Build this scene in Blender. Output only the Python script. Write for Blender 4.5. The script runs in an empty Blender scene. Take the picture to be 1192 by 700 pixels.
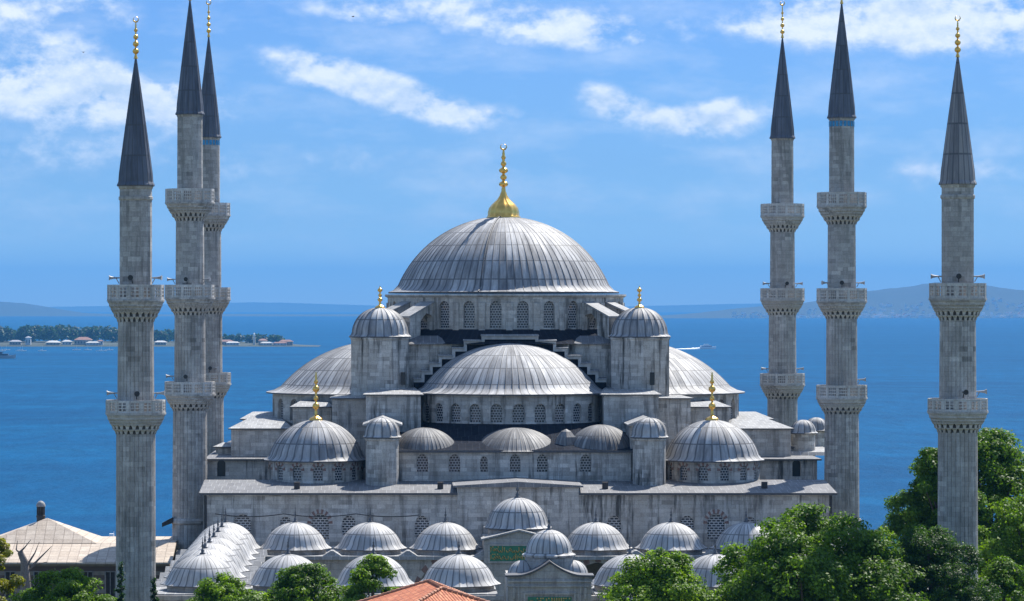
import bpy, math, random
import numpy as np
from math import sin, cos, pi, sqrt, radians

random.seed(7)
RNG = np.random.default_rng(7)
S = bpy.context.scene
COL = S.collection

# ------------------------------------------------------------------ camera
FPX, EYE = 3914.0, 32.0            # focal length in photograph pixels, eye height
cam = bpy.data.cameras.new('camera')
cam.sensor_width = 36.0
cam.lens = 36.0 * FPX / 1192.0
cam.shift_x = 133.5 / 1192.0
cam.shift_y = 7.0 / 1192.0
cam.clip_start = 1.0
cam.clip_end = 200000.0
camo = bpy.data.objects.new('camera', cam)
camo.location = (0, 0, EYE)
camo.rotation_euler = (pi / 2, 0, 0)
COL.objects.link(camo)
S.camera = camo

# ------------------------------------------------------------------ exposure
S.view_settings.view_transform = 'Standard'
S.view_settings.look = 'None'
S.view_settings.gamma = 1.0
S.view_settings.use_curve_mapping = False
S.view_settings.exposure = 1.12
S.cycles.use_denoising = True
S.cycles.max_bounces = 6
S.cycles.diffuse_bounces = 3
S.cycles.transparent_max_bounces = 8
S.cycles.volume_bounces = 0

# ------------------------------------------------------------------ sun
SUN_EL, SUN_AZ = radians(52), radians(33)      # azimuth measured from +Y towards +X
sl = bpy.data.lights.new('sun', 'SUN')
sl.energy = 4.0
sl.angle = radians(0.5)
sl.color = (1.0, 0.955, 0.88)
so = bpy.data.objects.new('sun', sl)
so.rotation_euler = (-(pi / 2 - SUN_EL), 0, -SUN_AZ)
so.location = (0, 0, 500)
COL.objects.link(so)


# ------------------------------------------------------------------ node helper
class NT:
    def __init__(s, tree):
        s.t = tree
        s.n = tree.nodes
        s.l = tree.links

    def new(s, typ, **kw):
        nd = s.n.new(typ)
        for k, v in kw.items():
            setattr(nd, k, v)
        return nd

    def put(s, sock, v):
        if isinstance(v, bpy.types.NodeSocket):
            s.l.new(v, sock)
        elif isinstance(v, (tuple, list)):
            if len(v) == 3 and sock.type == 'RGBA':
                v = (*v, 1.0)
            sock.default_value = v
        else:
            sock.default_value = v

    def m(s, op, a, b=0.0, c=None, clamp=False):
        nd = s.new('ShaderNodeMath', operation=op, use_clamp=clamp)
        s.put(nd.inputs[0], a)
        s.put(nd.inputs[1], b)
        if c is not None:
            s.put(nd.inputs[2], c)
        return nd.outputs[0]

    def vec(s, x, y, z=0.0):
        nd = s.new('ShaderNodeCombineXYZ')
        for i, v in enumerate((x, y, z)):
            s.put(nd.inputs[i], v)
        return nd.outputs[0]

    def sep(s, v):
        nd = s.new('ShaderNodeSeparateXYZ')
        s.put(nd.inputs[0], v)
        return nd.outputs

    def mix(s, f, a, b, blend='MIX'):
        nd = s.new('ShaderNodeMix', data_type='RGBA', blend_type=blend)
        s.put(nd.inputs[0], f)
        s.put(nd.inputs[6], a)
        s.put(nd.inputs[7], b)
        return nd.outputs[2]

    def noise(s, v, scale=1.0, detail=3.0, rough=0.55):
        nd = s.new('ShaderNodeTexNoise')
        if v is not None:
            s.put(nd.inputs['Vector'], v)
        nd.inputs['Scale'].default_value = scale
        nd.inputs['Detail'].default_value = detail
        nd.inputs['Roughness'].default_value = rough
        return nd.outputs[0]

    def rng(s, v, a, b, c, d, smooth=False):
        nd = s.new('ShaderNodeMapRange', interpolation_type='SMOOTHSTEP' if smooth else 'LINEAR')
        s.put(nd.inputs[0], v)
        for i, q in enumerate((a, b, c, d)):
            s.put(nd.inputs[i + 1], q)
        return nd.outputs[0]

    def ramp(s, v, stops):
        nd = s.new('ShaderNodeValToRGB')
        e = nd.color_ramp.elements
        while len(e) < len(stops):
            e.new(0.5)
        for el, (p, c) in zip(e, stops):
            el.position = p
            el.color = (*c, 1.0)
        s.put(nd.inputs[0], v)
        return nd.outputs[0]

    def white(s, v):
        nd = s.new('ShaderNodeTexWhiteNoise', noise_dimensions='2D')
        s.put(nd.inputs['Vector'], v)
        return nd.outputs[0]


# ------------------------------------------------------------------ sky with clouds
W = bpy.data.worlds.new('World')
S.world = W
W.use_nodes = True
wt = NT(W.node_tree)
wt.n.clear()
sky = wt.new('ShaderNodeTexSky', sky_type='NISHITA', sun_disc=False)
sky.sun_elevation = SUN_EL
sky.sun_rotation = SUN_AZ
sky.altitude = 50.0
sky.air_density = 1.0
sky.dust_density = 0.15
sky.ozone_density = 2.0
tc = wt.new('ShaderNodeTexCoord')
dx, dy, dz = wt.sep(tc.outputs['Generated'])
# clear maritime air: deeper blue low over the water than the plain model gives
low = wt.ramp(wt.m('DIVIDE', dz, 0.6), [(0.0, (0.34, 0.46, 0.66)), (0.018, (0.275, 0.42, 0.66)), (0.043, (0.185, 0.302, 0.535)), (0.07, (0.156, 0.258, 0.475)),
                                         (0.15, (0.148, 0.242, 0.45)), (0.32, (0.38, 0.52, 0.72)), (1.0, (1.10, 1.0, 0.91))])
skyc = wt.mix(1.0, sky.outputs[0], low, 'MULTIPLY')
dyc = wt.m('MAXIMUM', dy, 0.03)
tx = wt.m('DIVIDE', dx, dyc)
tz = wt.m('DIVIDE', dz, dyc)
# clouds as banks at a bearing and a height above the horizon (both in units of 0.01 rad tangent)
# (bearing, height, half width, half height, tilt, strength)
CLOUDS = [
    (-10.6, 7.2, 1.6, .75, .05, .8), (-8.6, 6.3, 2.9, .55, -.05, 1.0), (-6.9, 5.9, 1.0, .42, 0, .75),
    (-11.2, 8.9, 1.4, .6, 0, .75), (-8.6, 8.9, 1.0, .5, -.25, .5), (-9.8, 4.9, 2.6, .8, 0, .5),
    (-2.1, 7.0, 1.7, .40, -.22, .75), (-.1, 6.3, 2.0, .40, -.30, 1.2), (2.0, 5.85, 1.9, .25, -.03, .6),
    (5.6, 8.2, 2.3, .45, .0, .85), (3.0, 8.8, 2.6, .5, 0, .45), (6.4, 6.05, .85, .40, -.2, 1.0),
    (8.0, 5.6, 1.0, .25, 0, .45), (9.6, 5.75, 1.3, .4, .1, .8), (9.3, 5.2, 1.2, .35, 0, .4),
    (14.2, 8.6, 3.2, .75, .0, .95), (17.3, 8.6, 2.2, .8, 0, .85), (11.0, 8.3, .9, .3, 0, .5),
    (16.6, 4.1, 2.0, .5, 0, .5), (-4.4, 4.2, 2.6, .6, 0, .32), (1.2, 4.4, 3.8, .5, 0, .25),
    (8.4, 3.4, 2.3, .8, 0, .2), (13.6, 3.3, 2.0, .5, 0, .18), (-.6, 8.9, 2.4, .5, 0, .55), (-10.8, 3.1, 1.8, .4, 0, .3),
]
p2 = wt.vec(wt.m('MULTIPLY', tx, 100.0), wt.m('MULTIPLY', tz, 100.0))
dens = None
for (cx, cz, rx, rz, tl, am) in CLOUDS:
    rx, rz = rx * 1.25, rz * 1.3
    ddx = wt.m('SUBTRACT', wt.m('MULTIPLY', tx, 100.0), cx)
    ddz = wt.m('SUBTRACT', wt.m('MULTIPLY', tz, 100.0), cz)
    ddz = wt.m('MULTIPLY_ADD', ddx, -tl, ddz)
    q = wt.m('ADD', wt.m('POWER', wt.m('ABSOLUTE', wt.m('DIVIDE', ddx, rx)), 2.0),
             wt.m('POWER', wt.m('ABSOLUTE', wt.m('DIVIDE', ddz, rz)), 2.0))
    g = wt.m('MULTIPLY', wt.m('EXPONENT', wt.m('MULTIPLY', q, -1.0)), am)
    dens = g if dens is None else wt.m('ADD', dens, g)
pv = wt.vec(wt.m('MULTIPLY', tx, 62.0), wt.m('MULTIPLY', tz, 95.0), 3.7)
n1 = wt.noise(pv, 1.0, 9.0, 0.60)
cover = wt.m('MULTIPLY', dens, wt.rng(n1, 0.27, 0.74, 0.10, 1.7))
mask = wt.rng(cover, 0.14, 0.88, 0.0, 0.88, True)
pv2 = wt.vec(wt.m('MULTIPLY', tx, 62.0), wt.m('MULTIPLY_ADD', tz, 95.0, 0.30), 3.7)
n2 = wt.noise(pv2, 1.0, 9.0, 0.60)
lit = wt.rng(wt.m('SUBTRACT', n1, n2), -0.16, 0.12, 0.0, 1.0)
cloudc = wt.mix(lit, (2.5, 3.1, 3.9, 1), (4.3, 4.5, 4.75, 1))
# thin veil of vapour
veil = wt.m('MULTIPLY', wt.rng(wt.noise(wt.vec(wt.m('MULTIPLY', tx, 22.0), wt.m('MULTIPLY', tz, 70.0), 9.1), 1.0, 5.0, 0.6), 0.45, 0.8, 0.0, 0.42),
            wt.rng(tz, 0.0, 0.03, 0.0, 1.0))
mask = wt.m('MAXIMUM', mask, veil)
mask = wt.m('MULTIPLY', mask, wt.rng(dy, 0.1, 0.3, 0.0, 1.0))
bg = wt.new('ShaderNodeBackground')
wt.put(bg.inputs[0], wt.mix(mask, skyc, cloudc))
bg.inputs[1].default_value = 0.12
wo = wt.new('ShaderNodeOutputWorld')
wt.l.new(bg.outputs[0], wo.inputs[0])


# ------------------------------------------------------------------ materials
def material(name):
    m = bpy.data.materials.new(name)
    m.use_nodes = True
    t = NT(m.node_tree)
    b = t.n['Principled BSDF']
    return m, t, b


def uvn(t):
    return t.new('ShaderNodeUVMap').outputs[0]


def stone(name, c1, c2, bw=1.15, bh=0.45, stain=0.5, warm=(0.36, 0.31, 0.25), rough=0.85, var=1.0):
    """weathered ashlar; UV in metres"""
    m, t, b = material(name)
    uv = uvn(t)
    u, v, _ = t.sep(uv)
    geo = t.new('ShaderNodeNewGeometry')
    pos = geo.outputs['Position']
    med = t.noise(pos, 1.3, 4, 0.6)
    # courses with joints at varying distances
    row = t.m('FLOOR', t.m('DIVIDE', v, bh))
    sh = t.white(t.vec(row, 3.1))
    ww = t.m('MULTIPLY_ADD', t.white(t.vec(row, 8.7)), bw * .7, bw * .65)
    cu = t.m('DIVIDE', t.m('MULTIPLY_ADD', sh, 5.0, u), ww)
    blk = t.white(t.vec(t.m('FLOOR', cu), row))
    ju = t.m('ABSOLUTE', t.m('SUBTRACT', t.m('FRACT', cu), 0.5))
    jv = t.m('ABSOLUTE', t.m('SUBTRACT', t.m('FRACT', t.m('DIVIDE', v, bh)), 0.5))
    joint = t.m('MAXIMUM', t.rng(ju, 0.475, 0.495, 0, 1), t.rng(jv, 0.45, 0.49, 0, 1))
    col = t.ramp(blk, [(0.0, tuple(a + (q - a) * var for a, q in zip(c1, c2))), (0.25, tuple(a + (q - a) * var * .5 for a, q in zip(c1, c2))), (0.75, c1), (0.93, tuple(a * (1 + .28 * var) for a in c1)), (1.0, tuple(a + (q * .6 - a) * var for a, q in zip(c1, c2)))])
    big = t.noise(pos, 0.16, 6, 0.68)
    fine = t.noise(pos, 7.0, 4, 0.65)
    col = t.mix(t.rng(big, 0.38, 0.66, 0.0, 0.65), col, warm)
    col = t.mix(t.rng(med, 0.42, 0.75, 0.0, 0.25), col, (c1[0] * 1.3, c1[1] * 1.3, c1[2] * 1.31, 1))
    col = t.mix(t.m('MULTIPLY', joint, t.rng(med, .3, .7, .55, .15)), col, (c2[0] * .45, c2[1] * .45, c2[2] * .45, 1))
    # rain streaks: narrow along u, long along v
    st = t.noise(t.vec(t.m('MULTIPLY', u, 1.3), t.m('MULTIPLY', v, 0.11), 0.0), 1.0, 5, 0.7)
    gate_ = t.rng(t.noise(pos, 0.10, 4, 0.6), 0.38, 0.58, 0.25, 1.0)
    col = t.mix(t.m('MULTIPLY', t.m('MULTIPLY', t.rng(st, 0.49, 0.63, 0.0, 1.0), gate_), stain), col, (0.075, 0.072, 0.066, 1))
    st2 = t.noise(t.vec(t.m('MULTIPLY', u, 1.1), t.m('MULTIPLY', v, 0.14), 7.0), 1.0, 4, 0.65)
    col = t.mix(t.m('MULTIPLY', t.rng(st2, 0.55, 0.75, 0.0, 1.0), 0.55), col, (0.66, 0.65, 0.63, 1))
    col = t.mix(t.rng(fine, 0.40, 0.72, 0.0, 0.35), col, (0.12, 0.115, 0.11, 1))
    t.put(b.inputs['Base Color'], col)
    b.inputs['Roughness'].default_value = rough
    b.inputs['Specular IOR Level'].default_value = 0.2
    bp = t.new('ShaderNodeBump')
    bp.inputs['Strength'].default_value = 0.5
    bp.inputs['Distance'].default_value = 0.03
    t.put(bp.inputs['Height'], t.m('ADD', t.m('MULTIPLY', joint, -1.0), t.m('MULTIPLY', fine, 0.9)))
    t.l.new(bp.outputs[0], b.inputs['Normal'])
    return m


def lead_dome(name, course=2.3, dark=(0.12, 0.12, 0.128), mid=(0.245, 0.245, 0.25), light=(0.52, 0.515, 0.505)):
    """UV: x counts the seams round the dome, y is metres up the curve"""
    m, t, b = material(name)
    u, v, _ = t.sep(uvn(t))
    ul = t.m('MULTIPLY', u, 0.25)
    oi = t.new('ShaderNodeObjectInfo').outputs['Random']
    off = t.m('MULTIPLY', oi, 50.0)
    st = t.noise(t.vec(t.m('MULTIPLY', u, 1.15), t.m('MULTIPLY', v, 0.22), off), 1.0, 4, 0.7)
    geo = t.new('ShaderNodeNewGeometry')
    big = t.noise(geo.outputs['Position'], 0.28, 4, 0.6)
    row = t.m('FLOOR', t.m('DIVIDE', v, course))
    panel = t.white(t.vec(t.m('FLOOR', u), t.m('ADD', row, off)))
    st3 = t.noise(t.vec(t.m('MULTIPLY', u, 2.6), t.m('MULTIPLY', v, 0.45), off), 1.0, 4, 0.7)
    mixv = t.m('ADD', t.m('MULTIPLY_ADD', st3, 0.55, t.m('MULTIPLY', st, 0.75)), t.m('MULTIPLY_ADD', panel, 0.24, t.m('MULTIPLY', big, 0.45)))
    col = t.ramp(t.rng(mixv, 0.71, 1.26, 0.0, 1.0), [(0.0, dark), (0.42, mid), (0.62, (mid[0] * 1.3, mid[1] * 1.3, mid[2] * 1.3)), (1.0, light)])
    fu = t.m('ABSOLUTE', t.m('SUBTRACT', t.m('FRACT', t.m('ADD', u, 0.5)), 0.5))
    seam = t.rng(fu, 0.03, 0.15, 0.78, 0.0)
    fv = t.m('FRACT', t.m('DIVIDE', v, course))
    line = t.m('MULTIPLY', t.rng(t.m('ABSOLUTE', t.m('SUBTRACT', fv, 0.5)), 0.455, 0.49, 0.0, 0.8), t.m('GREATER_THAN', v, 0.5))
    col = t.mix(t.m('MAXIMUM', seam, line), col, (0.06, 0.063, 0.07, 1))
    t.put(b.inputs['Base Color'], col)
    b.inputs['Metallic'].default_value = 0.0
    b.inputs['Specular IOR Level'].default_value = 0.4
    t.put(b.inputs['Roughness'], t.rng(st, 0.3, 0.7, 0.75, 0.55))
    return m


def lead_flat(name, sw=0.75, sh=2.6, c1=(0.145, 0.145, 0.15), c2=(0.20, 0.20, 0.205), seam=(0.30, 0.30, 0.30), offset=0.5, spec=0.2):
    m, t, b = material(name)
    uv = uvn(t)
    br = t.new('ShaderNodeTexBrick', offset=offset)
    t.put(br.inputs['Vector'], uv)
    br.inputs['Color1'].default_value = (*c1, 1)
    br.inputs['Color2'].default_value = (*c2, 1)
    br.inputs['Mortar'].default_value = (*seam, 1)
    br.inputs['Scale'].default_value = 1.0
    br.inputs['Mortar Size'].default_value = 0.035
    br.inputs['Brick Width'].default_value = sw
    br.inputs['Row Height'].default_value = sh
    geo = t.new('ShaderNodeNewGeometry')
    n = t.noise(geo.outputs['Position'], 0.8, 5, 0.65)
    f = t.noise(geo.outputs['Position'], 6.0, 3, 0.6)
    col = t.mix(t.rng(n, 0.35, 0.7, 0.0, 0.6), br.outputs[0], (c1[0] * .6, c1[1] * .6, c1[2] * .62, 1))
    col = t.mix(t.rng(f, 0.5, 0.75, 0.0, 0.4), col, (c2[0] * 1.4, c2[1] * 1.4, c2[2] * 1.4, 1))
    t.put(b.inputs['Base Color'], col)
    b.inputs['Metallic'].default_value = 0.0
    b.inputs['Specular IOR Level'].default_value = spec
    b.inputs['Roughness'].default_value = 0.7 if spec > .1 else 0.95
    bp = t.new('ShaderNodeBump')
    bp.inputs['Strength'].default_value = 0.6
    bp.inputs['Distance'].default_value = 0.04
    t.l.new(br.outputs[1], bp.inputs['Height'])
    t.l.new(bp.outputs[0], b.inputs['Normal'])
    return m


def plain(name, col, rough=0.6, metal=0.0, var=0.25, scale=3.0, spec=0.5):
    m, t, b = material(name)
    geo = t.new('ShaderNodeNewGeometry')
    n = t.noise(geo.outputs['Position'], scale, 4, 0.6)
    d = tuple(c * (1 - var) for c in col)
    l = tuple(min(1, c * (1 + var)) for c in col)
    t.put(b.inputs['Base Color'], t.mix(t.rng(n, 0.3, 0.7, 0, 1), (*d, 1), (*l, 1)))
    b.inputs['Roughness'].default_value = rough
    b.inputs['Metallic'].default_value = metal
    b.inputs['Specular IOR Level'].default_value = spec
    return m


def lattice(name, cw, chh, bar, hole=(0.015, 0.018, 0.024), stonec=(0.40, 0.39, 0.38)):
    """pierced stone grille with glass behind; UV in metres"""
    m, t, b = material(name)
    br = t.new('ShaderNodeTexBrick', offset=0.5)
    t.put(br.inputs['Vector'], uvn(t))
    br.inputs['Color1'].default_value = (*hole, 1)
    br.inputs['Color2'].default_value = (hole[0] * 2.2, hole[1] * 2.2, hole[2] * 2.4, 1)
    br.inputs['Mortar'].default_value = (*stonec, 1)
    br.inputs['Scale'].default_value = 1.0
    br.inputs['Mortar Size'].default_value = bar
    br.inputs['Mortar Smooth'].default_value = 0.1
    br.inputs['Brick Width'].default_value = cw
    br.inputs['Row Height'].default_value = chh
    t.put(b.inputs['Base Color'], br.outputs[0])
    t.put(b.inputs['Roughness'], t.rng(br.outputs[1], 0, 1, 0.15, 0.85))
    return m


def leaf(name, c_dark, c_mid, c_light):
    m, t, b = material(name)
    at = t.new('ShaderNodeAttribute', attribute_name='tone')
    col = t.ramp(at.outputs['Fac'], [(0.0, c_dark), (0.5, c_mid), (1.0, c_light)])
    t.put(b.inputs['Base Color'], col)
    b.inputs['Roughness'].default_value = 0.5
    b.inputs['Specular IOR Level'].default_value = 0.2
    tr = t.new('ShaderNodeBsdfTranslucent')
    t.put(tr.inputs[0], t.mix(1.0, col, (1.5, 1.5, 0.5, 1), 'MULTIPLY'))
    mx = t.new('ShaderNodeMixShader')
    mx.inputs[0].default_value = 0.48
    t.l.new(b.outputs[0], mx.inputs[1])
    t.l.new(tr.outputs[0], mx.inputs[2])
    t.l.new(mx.outputs[0], t.n['Material Output'].inputs['Surface'])
    return m


M = {}
M['ashlar'] = stone('ashlar', (0.56, 0.54, 0.505), (0.35, 0.338, 0.318), bh=.40, stain=1.0, var=1.0)
M['shaft'] = stone('minaret_stone', (0.43, 0.41, 0.385), (0.28, 0.27, 0.255), bw=0.85, bh=0.40, stain=0.55, var=1.0, warm=(0.29, 0.265, 0.235))
M['trimstone'] = stone('carved_stone', (0.45, 0.435, 0.415), (0.37, 0.36, 0.345), bw=0.8, bh=0.6, stain=0.6)
M['rail_stone'] = stone('rail_stone', (0.56, 0.55, 0.53), (0.46, 0.45, 0.435), bw=1.0, bh=0.7, stain=0.35, var=.5)
M['soot_niche_shade'] = plain('sooty_stone_niche_shade', (0.055, 0.052, 0.048), 0.9, var=0.4)  # balcony niche backs: recess shade put into the colour; chimney shares it
M['red_stone'] = plain('reddish_stone', (0.20, 0.12, 0.10), 0.85)
M['lead_dome'] = lead_dome('lead_dome')
M['lead_court'] = lead_dome('lead_dome_pale', 2.0, (0.22, 0.22, 0.22), (0.34, 0.335, 0.33), (0.50, 0.49, 0.475))
M['lead_darker'] = lead_dome('lead_dome_dark', 2.0, (0.06, 0.06, 0.066), (0.105, 0.104, 0.107), (0.27, 0.265, 0.26))  # darker lead for the exedra domes and cap
M['step_stone'] = plain('pale_coping_stone', (0.43, 0.42, 0.40), 0.85, 0, 0.25, 1.5)
M['lead_flat'] = lead_flat('lead_sheet')
M['lead_pale'] = lead_flat('lead_sheet_pale', 0.8, 2.2, (0.24, 0.24, 0.24), (0.33, 0.33, 0.325), (0.48, 0.48, 0.48))
M['lead_shade'] = lead_flat('lead_painted_shade', 0.7, 2.4, (0.020, 0.023, 0.031), (0.028, 0.031, 0.040), (0.045, 0.048, 0.057), spec=0.02)  # exedra slope, arch face, drum apron: their shade put into the lead colour
M['lead_spire'] = lead_dome('lead_spire', 2.45, (0.040, 0.046, 0.060), (0.070, 0.080, 0.105), (0.13, 0.14, 0.165))
M['lead_dark'] = plain('dark_lead_and_eave_shade', (0.07, 0.072, 0.08), 0.6, 0.1)  # shade line under eaves put into the colour; gate coping uses it too
M['lead_spire_worn'] = lead_dome('lead_spire_worn', 2.45, (0.10, 0.10, 0.11), (0.17, 0.165, 0.17), (0.30, 0.28, 0.26))
M['gold'] = plain('gilded_copper', (0.83, 0.50, 0.13), 0.30, 1.0, 0.12, 2.0)
M['grey_metal'] = plain('grey_finial_metal', (0.11, 0.11, 0.115), 0.5, 0.5)
M['lattice_fine'] = lattice('lattice_fine', 0.30, 0.26, 0.036)
M['lattice_check'] = lattice('lattice_check', 0.42, 0.24, 0.045, stonec=(0.52, 0.51, 0.49))
M['blue_tile'] = plain('turquoise_tile', (0.03, 0.22, 0.42), 0.25, 0, 0.3, 4)
M['dark_glass'] = plain('dark_opening', (0.012, 0.012, 0.014), 0.3)
M['green_panel'] = plain('green_inscription_ground', (0.02, 0.17, 0.09), 0.45, 0, 0.25)
M['gold_paint'] = plain('gilt_lettering', (0.50, 0.36, 0.12), 0.45, 0.3)
M['speaker'] = plain('loudspeaker_grey', (0.34, 0.34, 0.34), 0.5)
M['speaker_dark'] = plain('loudspeaker_dark', (0.02, 0.02, 0.02), 0.6)
M['bark'] = plain('bark', (0.10, 0.075, 0.055), 0.9, 0, 0.5, 6)
M['deadwood'] = plain('grey_dead_bark', (0.16, 0.135, 0.12), 0.9, 0, 0.4, 6)
M['leaf_green'] = leaf('leaf_green', (0.0288, 0.0714, 0.0054), (0.0760, 0.1554, 0.0108), (0.1520, 0.2520, 0.0198))
M['leaf_bright'] = leaf('leaf_bright', (0.0440, 0.1008, 0.0054), (0.1080, 0.2016, 0.0108), (0.2000, 0.3108, 0.0234))
M['leaf_dark'] = leaf('leaf_dark', (0.0120, 0.0403, 0.0063), (0.0336, 0.0840, 0.0108), (0.0640, 0.1344, 0.0180))
M['leaf_yellow'] = leaf('leaf_yellow', (0.09, 0.12, 0.008), (0.19, 0.20, 0.014), (0.34, 0.31, 0.03))
M['needle'] = leaf('needle', (0.010, 0.032, 0.014), (0.018, 0.050, 0.022), (0.035, 0.080, 0.035))
M['far_leaf'] = leaf('far_leaf', (0.008, 0.026, 0.008), (0.016, 0.045, 0.012), (0.035, 0.075, 0.02))
M['white_paint'] = plain('white_paint', (0.78, 0.78, 0.76), 0.5, 0, 0.1)
M['cream_wall'] = plain('cream_wall', (0.62, 0.56, 0.46), 0.8, 0, 0.15, 0.05)
M['far_roof'] = plain('far_tiled_roof', (0.36, 0.14, 0.08), 0.8, 0, 0.2, 0.05)
M['hull_dark'] = plain('dark_hull', (0.05, 0.06, 0.08), 0.5)
M['navy'] = plain('navy_hull', (0.02, 0.05, 0.20), 0.35)
M['shutter'] = plain('brown_shutter', (0.045, 0.035, 0.03), 0.7)
M['bird'] = plain('dark_plumage', (0.05, 0.05, 0.055), 0.8)


# ------------------------------------------------------------------ mesh builder
class MB:
    def __init__(s):
        s.v, s.f, s.uv, s.sm, s.mi = [], [], [], [], []

    def face(s, pts, uvs=None, smooth=False, mi=0):
        b = len(s.v)
        s.v.extend(pts)
        s.f.append(tuple(range(b, b + len(pts))))
        s.uv.append(uvs if uvs else s.auto(pts))
        s.sm.append(smooth)
        s.mi.append(mi)

    @staticmethod
    def auto(pts):
        nx = ny = nz = 0.0
        for i in range(len(pts)):
            a, b = pts[i], pts[(i + 1) % len(pts)]
            nx += (a[1] - b[1]) * (a[2] + b[2])
            ny += (a[2] - b[2]) * (a[0] + b[0])
            nz += (a[0] - b[0]) * (a[1] + b[1])
        l = sqrt(nx * nx + ny * ny + nz * nz) or 1.0
        nx, ny, nz = nx / l, ny / l, nz / l
        h = sqrt(nx * nx + ny * ny)
        if h < 0.05:
            return [(p[0], p[1]) for p in pts]
        ux, uy = -ny / h, nx / h                    # horizontal tangent
        wx, wy, wz = uy * nz * -1, ux * nz, h       # up the slope
        wx, wy, wz = -nx * nz / h, -ny * nz / h, h
        return [(p[0] * ux + p[1] * uy, p[0] * wx + p[1] * wy + p[2] * wz) for p in pts]

    def grid(s, rows, uvs, smooth=False, close=False, mi=0):
        """rows[i][j] points, shared vertices; faces run (i,j)(i,j+1)(i+1,j+1)(i+1,j)"""
        b = len(s.v)
        n = len(rows[0])
        for r in rows:
            s.v.extend(r)
        for i in range(len(rows) - 1):
            for j in range(n if close else n - 1):
                k = (j + 1) % n
                s.f.append((b + i * n + j, b + i * n + k, b + (i + 1) * n + k, b + (i + 1) * n + j))
                u0, u1 = uvs[i][j], uvs[i][j + 1]
                u2, u3 = uvs[i + 1][j + 1], uvs[i + 1][j]
                s.uv.append([u0, u1, u2, u3])
                s.sm.append(smooth)
                s.mi.append(mi)

    def box(s, x0, x1, y0, y1, z0, z1, bottom=True, mi=0):
        p = [(x0, y0, z0), (x1, y0, z0), (x1, y1, z0), (x0, y1, z0), (x0, y0, z1), (x1, y0, z1), (x1, y1, z1), (x0, y1, z1)]
        fs = [(0, 1, 5, 4), (1, 2, 6, 5), (2, 3, 7, 6), (3, 0, 4, 7), (4, 5, 6, 7)]
        if bottom:
            fs.append((3, 2, 1, 0))
        for f in fs:
            s.face([p[i] for i in f], mi=mi)

    def hexa(s, p, mi=0):
        """8 points: bottom four counter-clockwise, top four"""
        for f in [(0, 1, 5, 4), (1, 2, 6, 5), (2, 3, 7, 6), (3, 0, 4, 7), (4, 5, 6, 7), (3, 2, 1, 0)]:
            s.face([p[i] for i in f], mi=mi)

    def lathe(s, prof, n=32, c=(0, 0), a0=0.0, a1=2 * pi, smooth=False, rot=0.0, mi=0, capped=False, su=1.0):
        """prof from bottom outward up: [(r, z)]; UV = arc metres, z"""
        full = abs(a1 - a0 - 2 * pi) < 1e-6
        k = n if full else n + 1
        an = [a0 + rot + (a1 - a0) * i / n for i in range(n + 1)]
        rm = max(p[0] for p in prof)
        rows = [[(c[0] + r * cos(a), c[1] + r * sin(a), z) for a in an[:k]] for r, z in prof]
        acc, arc = 0.0, [0.0]
        for (r0, z0), (r1, z1) in zip(prof, prof[1:]):
            acc += sqrt((r1 - r0) ** 2 + (z1 - z0) ** 2)
            arc.append(acc)
        uvs = [[((a - a0) * rm * su, prof[0][1] + q) for a in an] for q in arc]
        s.grid(rows, uvs, smooth, full, mi)
        if capped:
            s.face(rows[-1][:], mi=mi)

    def roof(s, p):
        """sheet roof: lead on top, drip edges coloured dark for the eave shade"""
        for f, k in [((0, 1, 5, 4), 1), ((1, 2, 6, 5), 1), ((2, 3, 7, 6), 1), ((3, 0, 4, 7), 1), ((4, 5, 6, 7), 0), ((3, 2, 1, 0), 1)]:
            # a sloping side belongs to the sheet, an upright one to the edge
            q = [p[i] for i in f]
            if k and f != (3, 2, 1, 0):
                run = abs(q[0][0] - q[3][0]) + abs(q[0][1] - q[3][1])
                k = 0 if run > .05 else 1
            s.face(q, mi=k)

    def tube(s, pts, rads, n=6, smooth=True, mi=0):
        pts = [np.array(p, float) for p in pts]
        rows = []
        for i, p in enumerate(pts):
            d = pts[min(i + 1, len(pts) - 1)] - pts[max(i - 1, 0)]
            d /= np.linalg.norm(d) + 1e-9
            a = np.array((0, 0, 1.0)) if abs(d[2]) < 0.9 else np.array((1.0, 0, 0))
            x = np.cross(a, d)
            x /= np.linalg.norm(x)
            y = np.cross(d, x)
            rows.append([tuple(p + rads[i] * (cos(2 * pi * j / n) * x + sin(2 * pi * j / n) * y)) for j in range(n)])
        uvs = [[(j / n, i * 0.5) for j in range(n + 1)] for i in range(len(pts))]
        s.grid(rows, uvs, smooth, True, mi)
        s.face(rows[-1][:], mi=mi)
        s.face(rows[0][::-1], mi=mi)

    def prism(s, poly, y0, y1, mi=0):
        """poly of (x, z) counter-clockwise seen from -Y, extruded from y0 (front) to y1"""
        s.face([(x, y0, z) for x, z in poly], mi=mi)
        s.face([(x, y1, z) for x, z in reversed(poly)], mi=mi)
        for (xa, za), (xb, zb) in zip(poly, poly[1:] + poly[:1]):
            s.face([(xa, y1, za), (xb, y1, zb), (xb, y0, zb), (xa, y0, za)], mi=mi)

    def build(s, name, mat, parent=None, loc=(0, 0, 0), shift=(0, 0, 0), rotz=0.0):
        me = bpy.data.meshes.new(name)
        vs = [(p[0] - shift[0], p[1] - shift[1], p[2] - shift[2]) for p in s.v]
        me.from_pydata(vs, [], s.f)
        ul = me.uv_layers.new(name='UVMap')
        ul.data.foreach_set('uv', [c for f in s.uv for q in f for c in q])
        me.polygons.foreach_set('use_smooth', s.sm)
        for m in (mat if isinstance(mat, (list, tuple)) else [mat]):
            me.materials.append(m)
        me.polygons.foreach_set('material_index', s.mi)
        me.update()
        o = bpy.data.objects.new(name, me)
        COL.objects.link(o)
        o.location = loc
        o.rotation_euler = (0, 0, rotz)
        if parent:
            o.parent = parent
        return o


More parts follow.
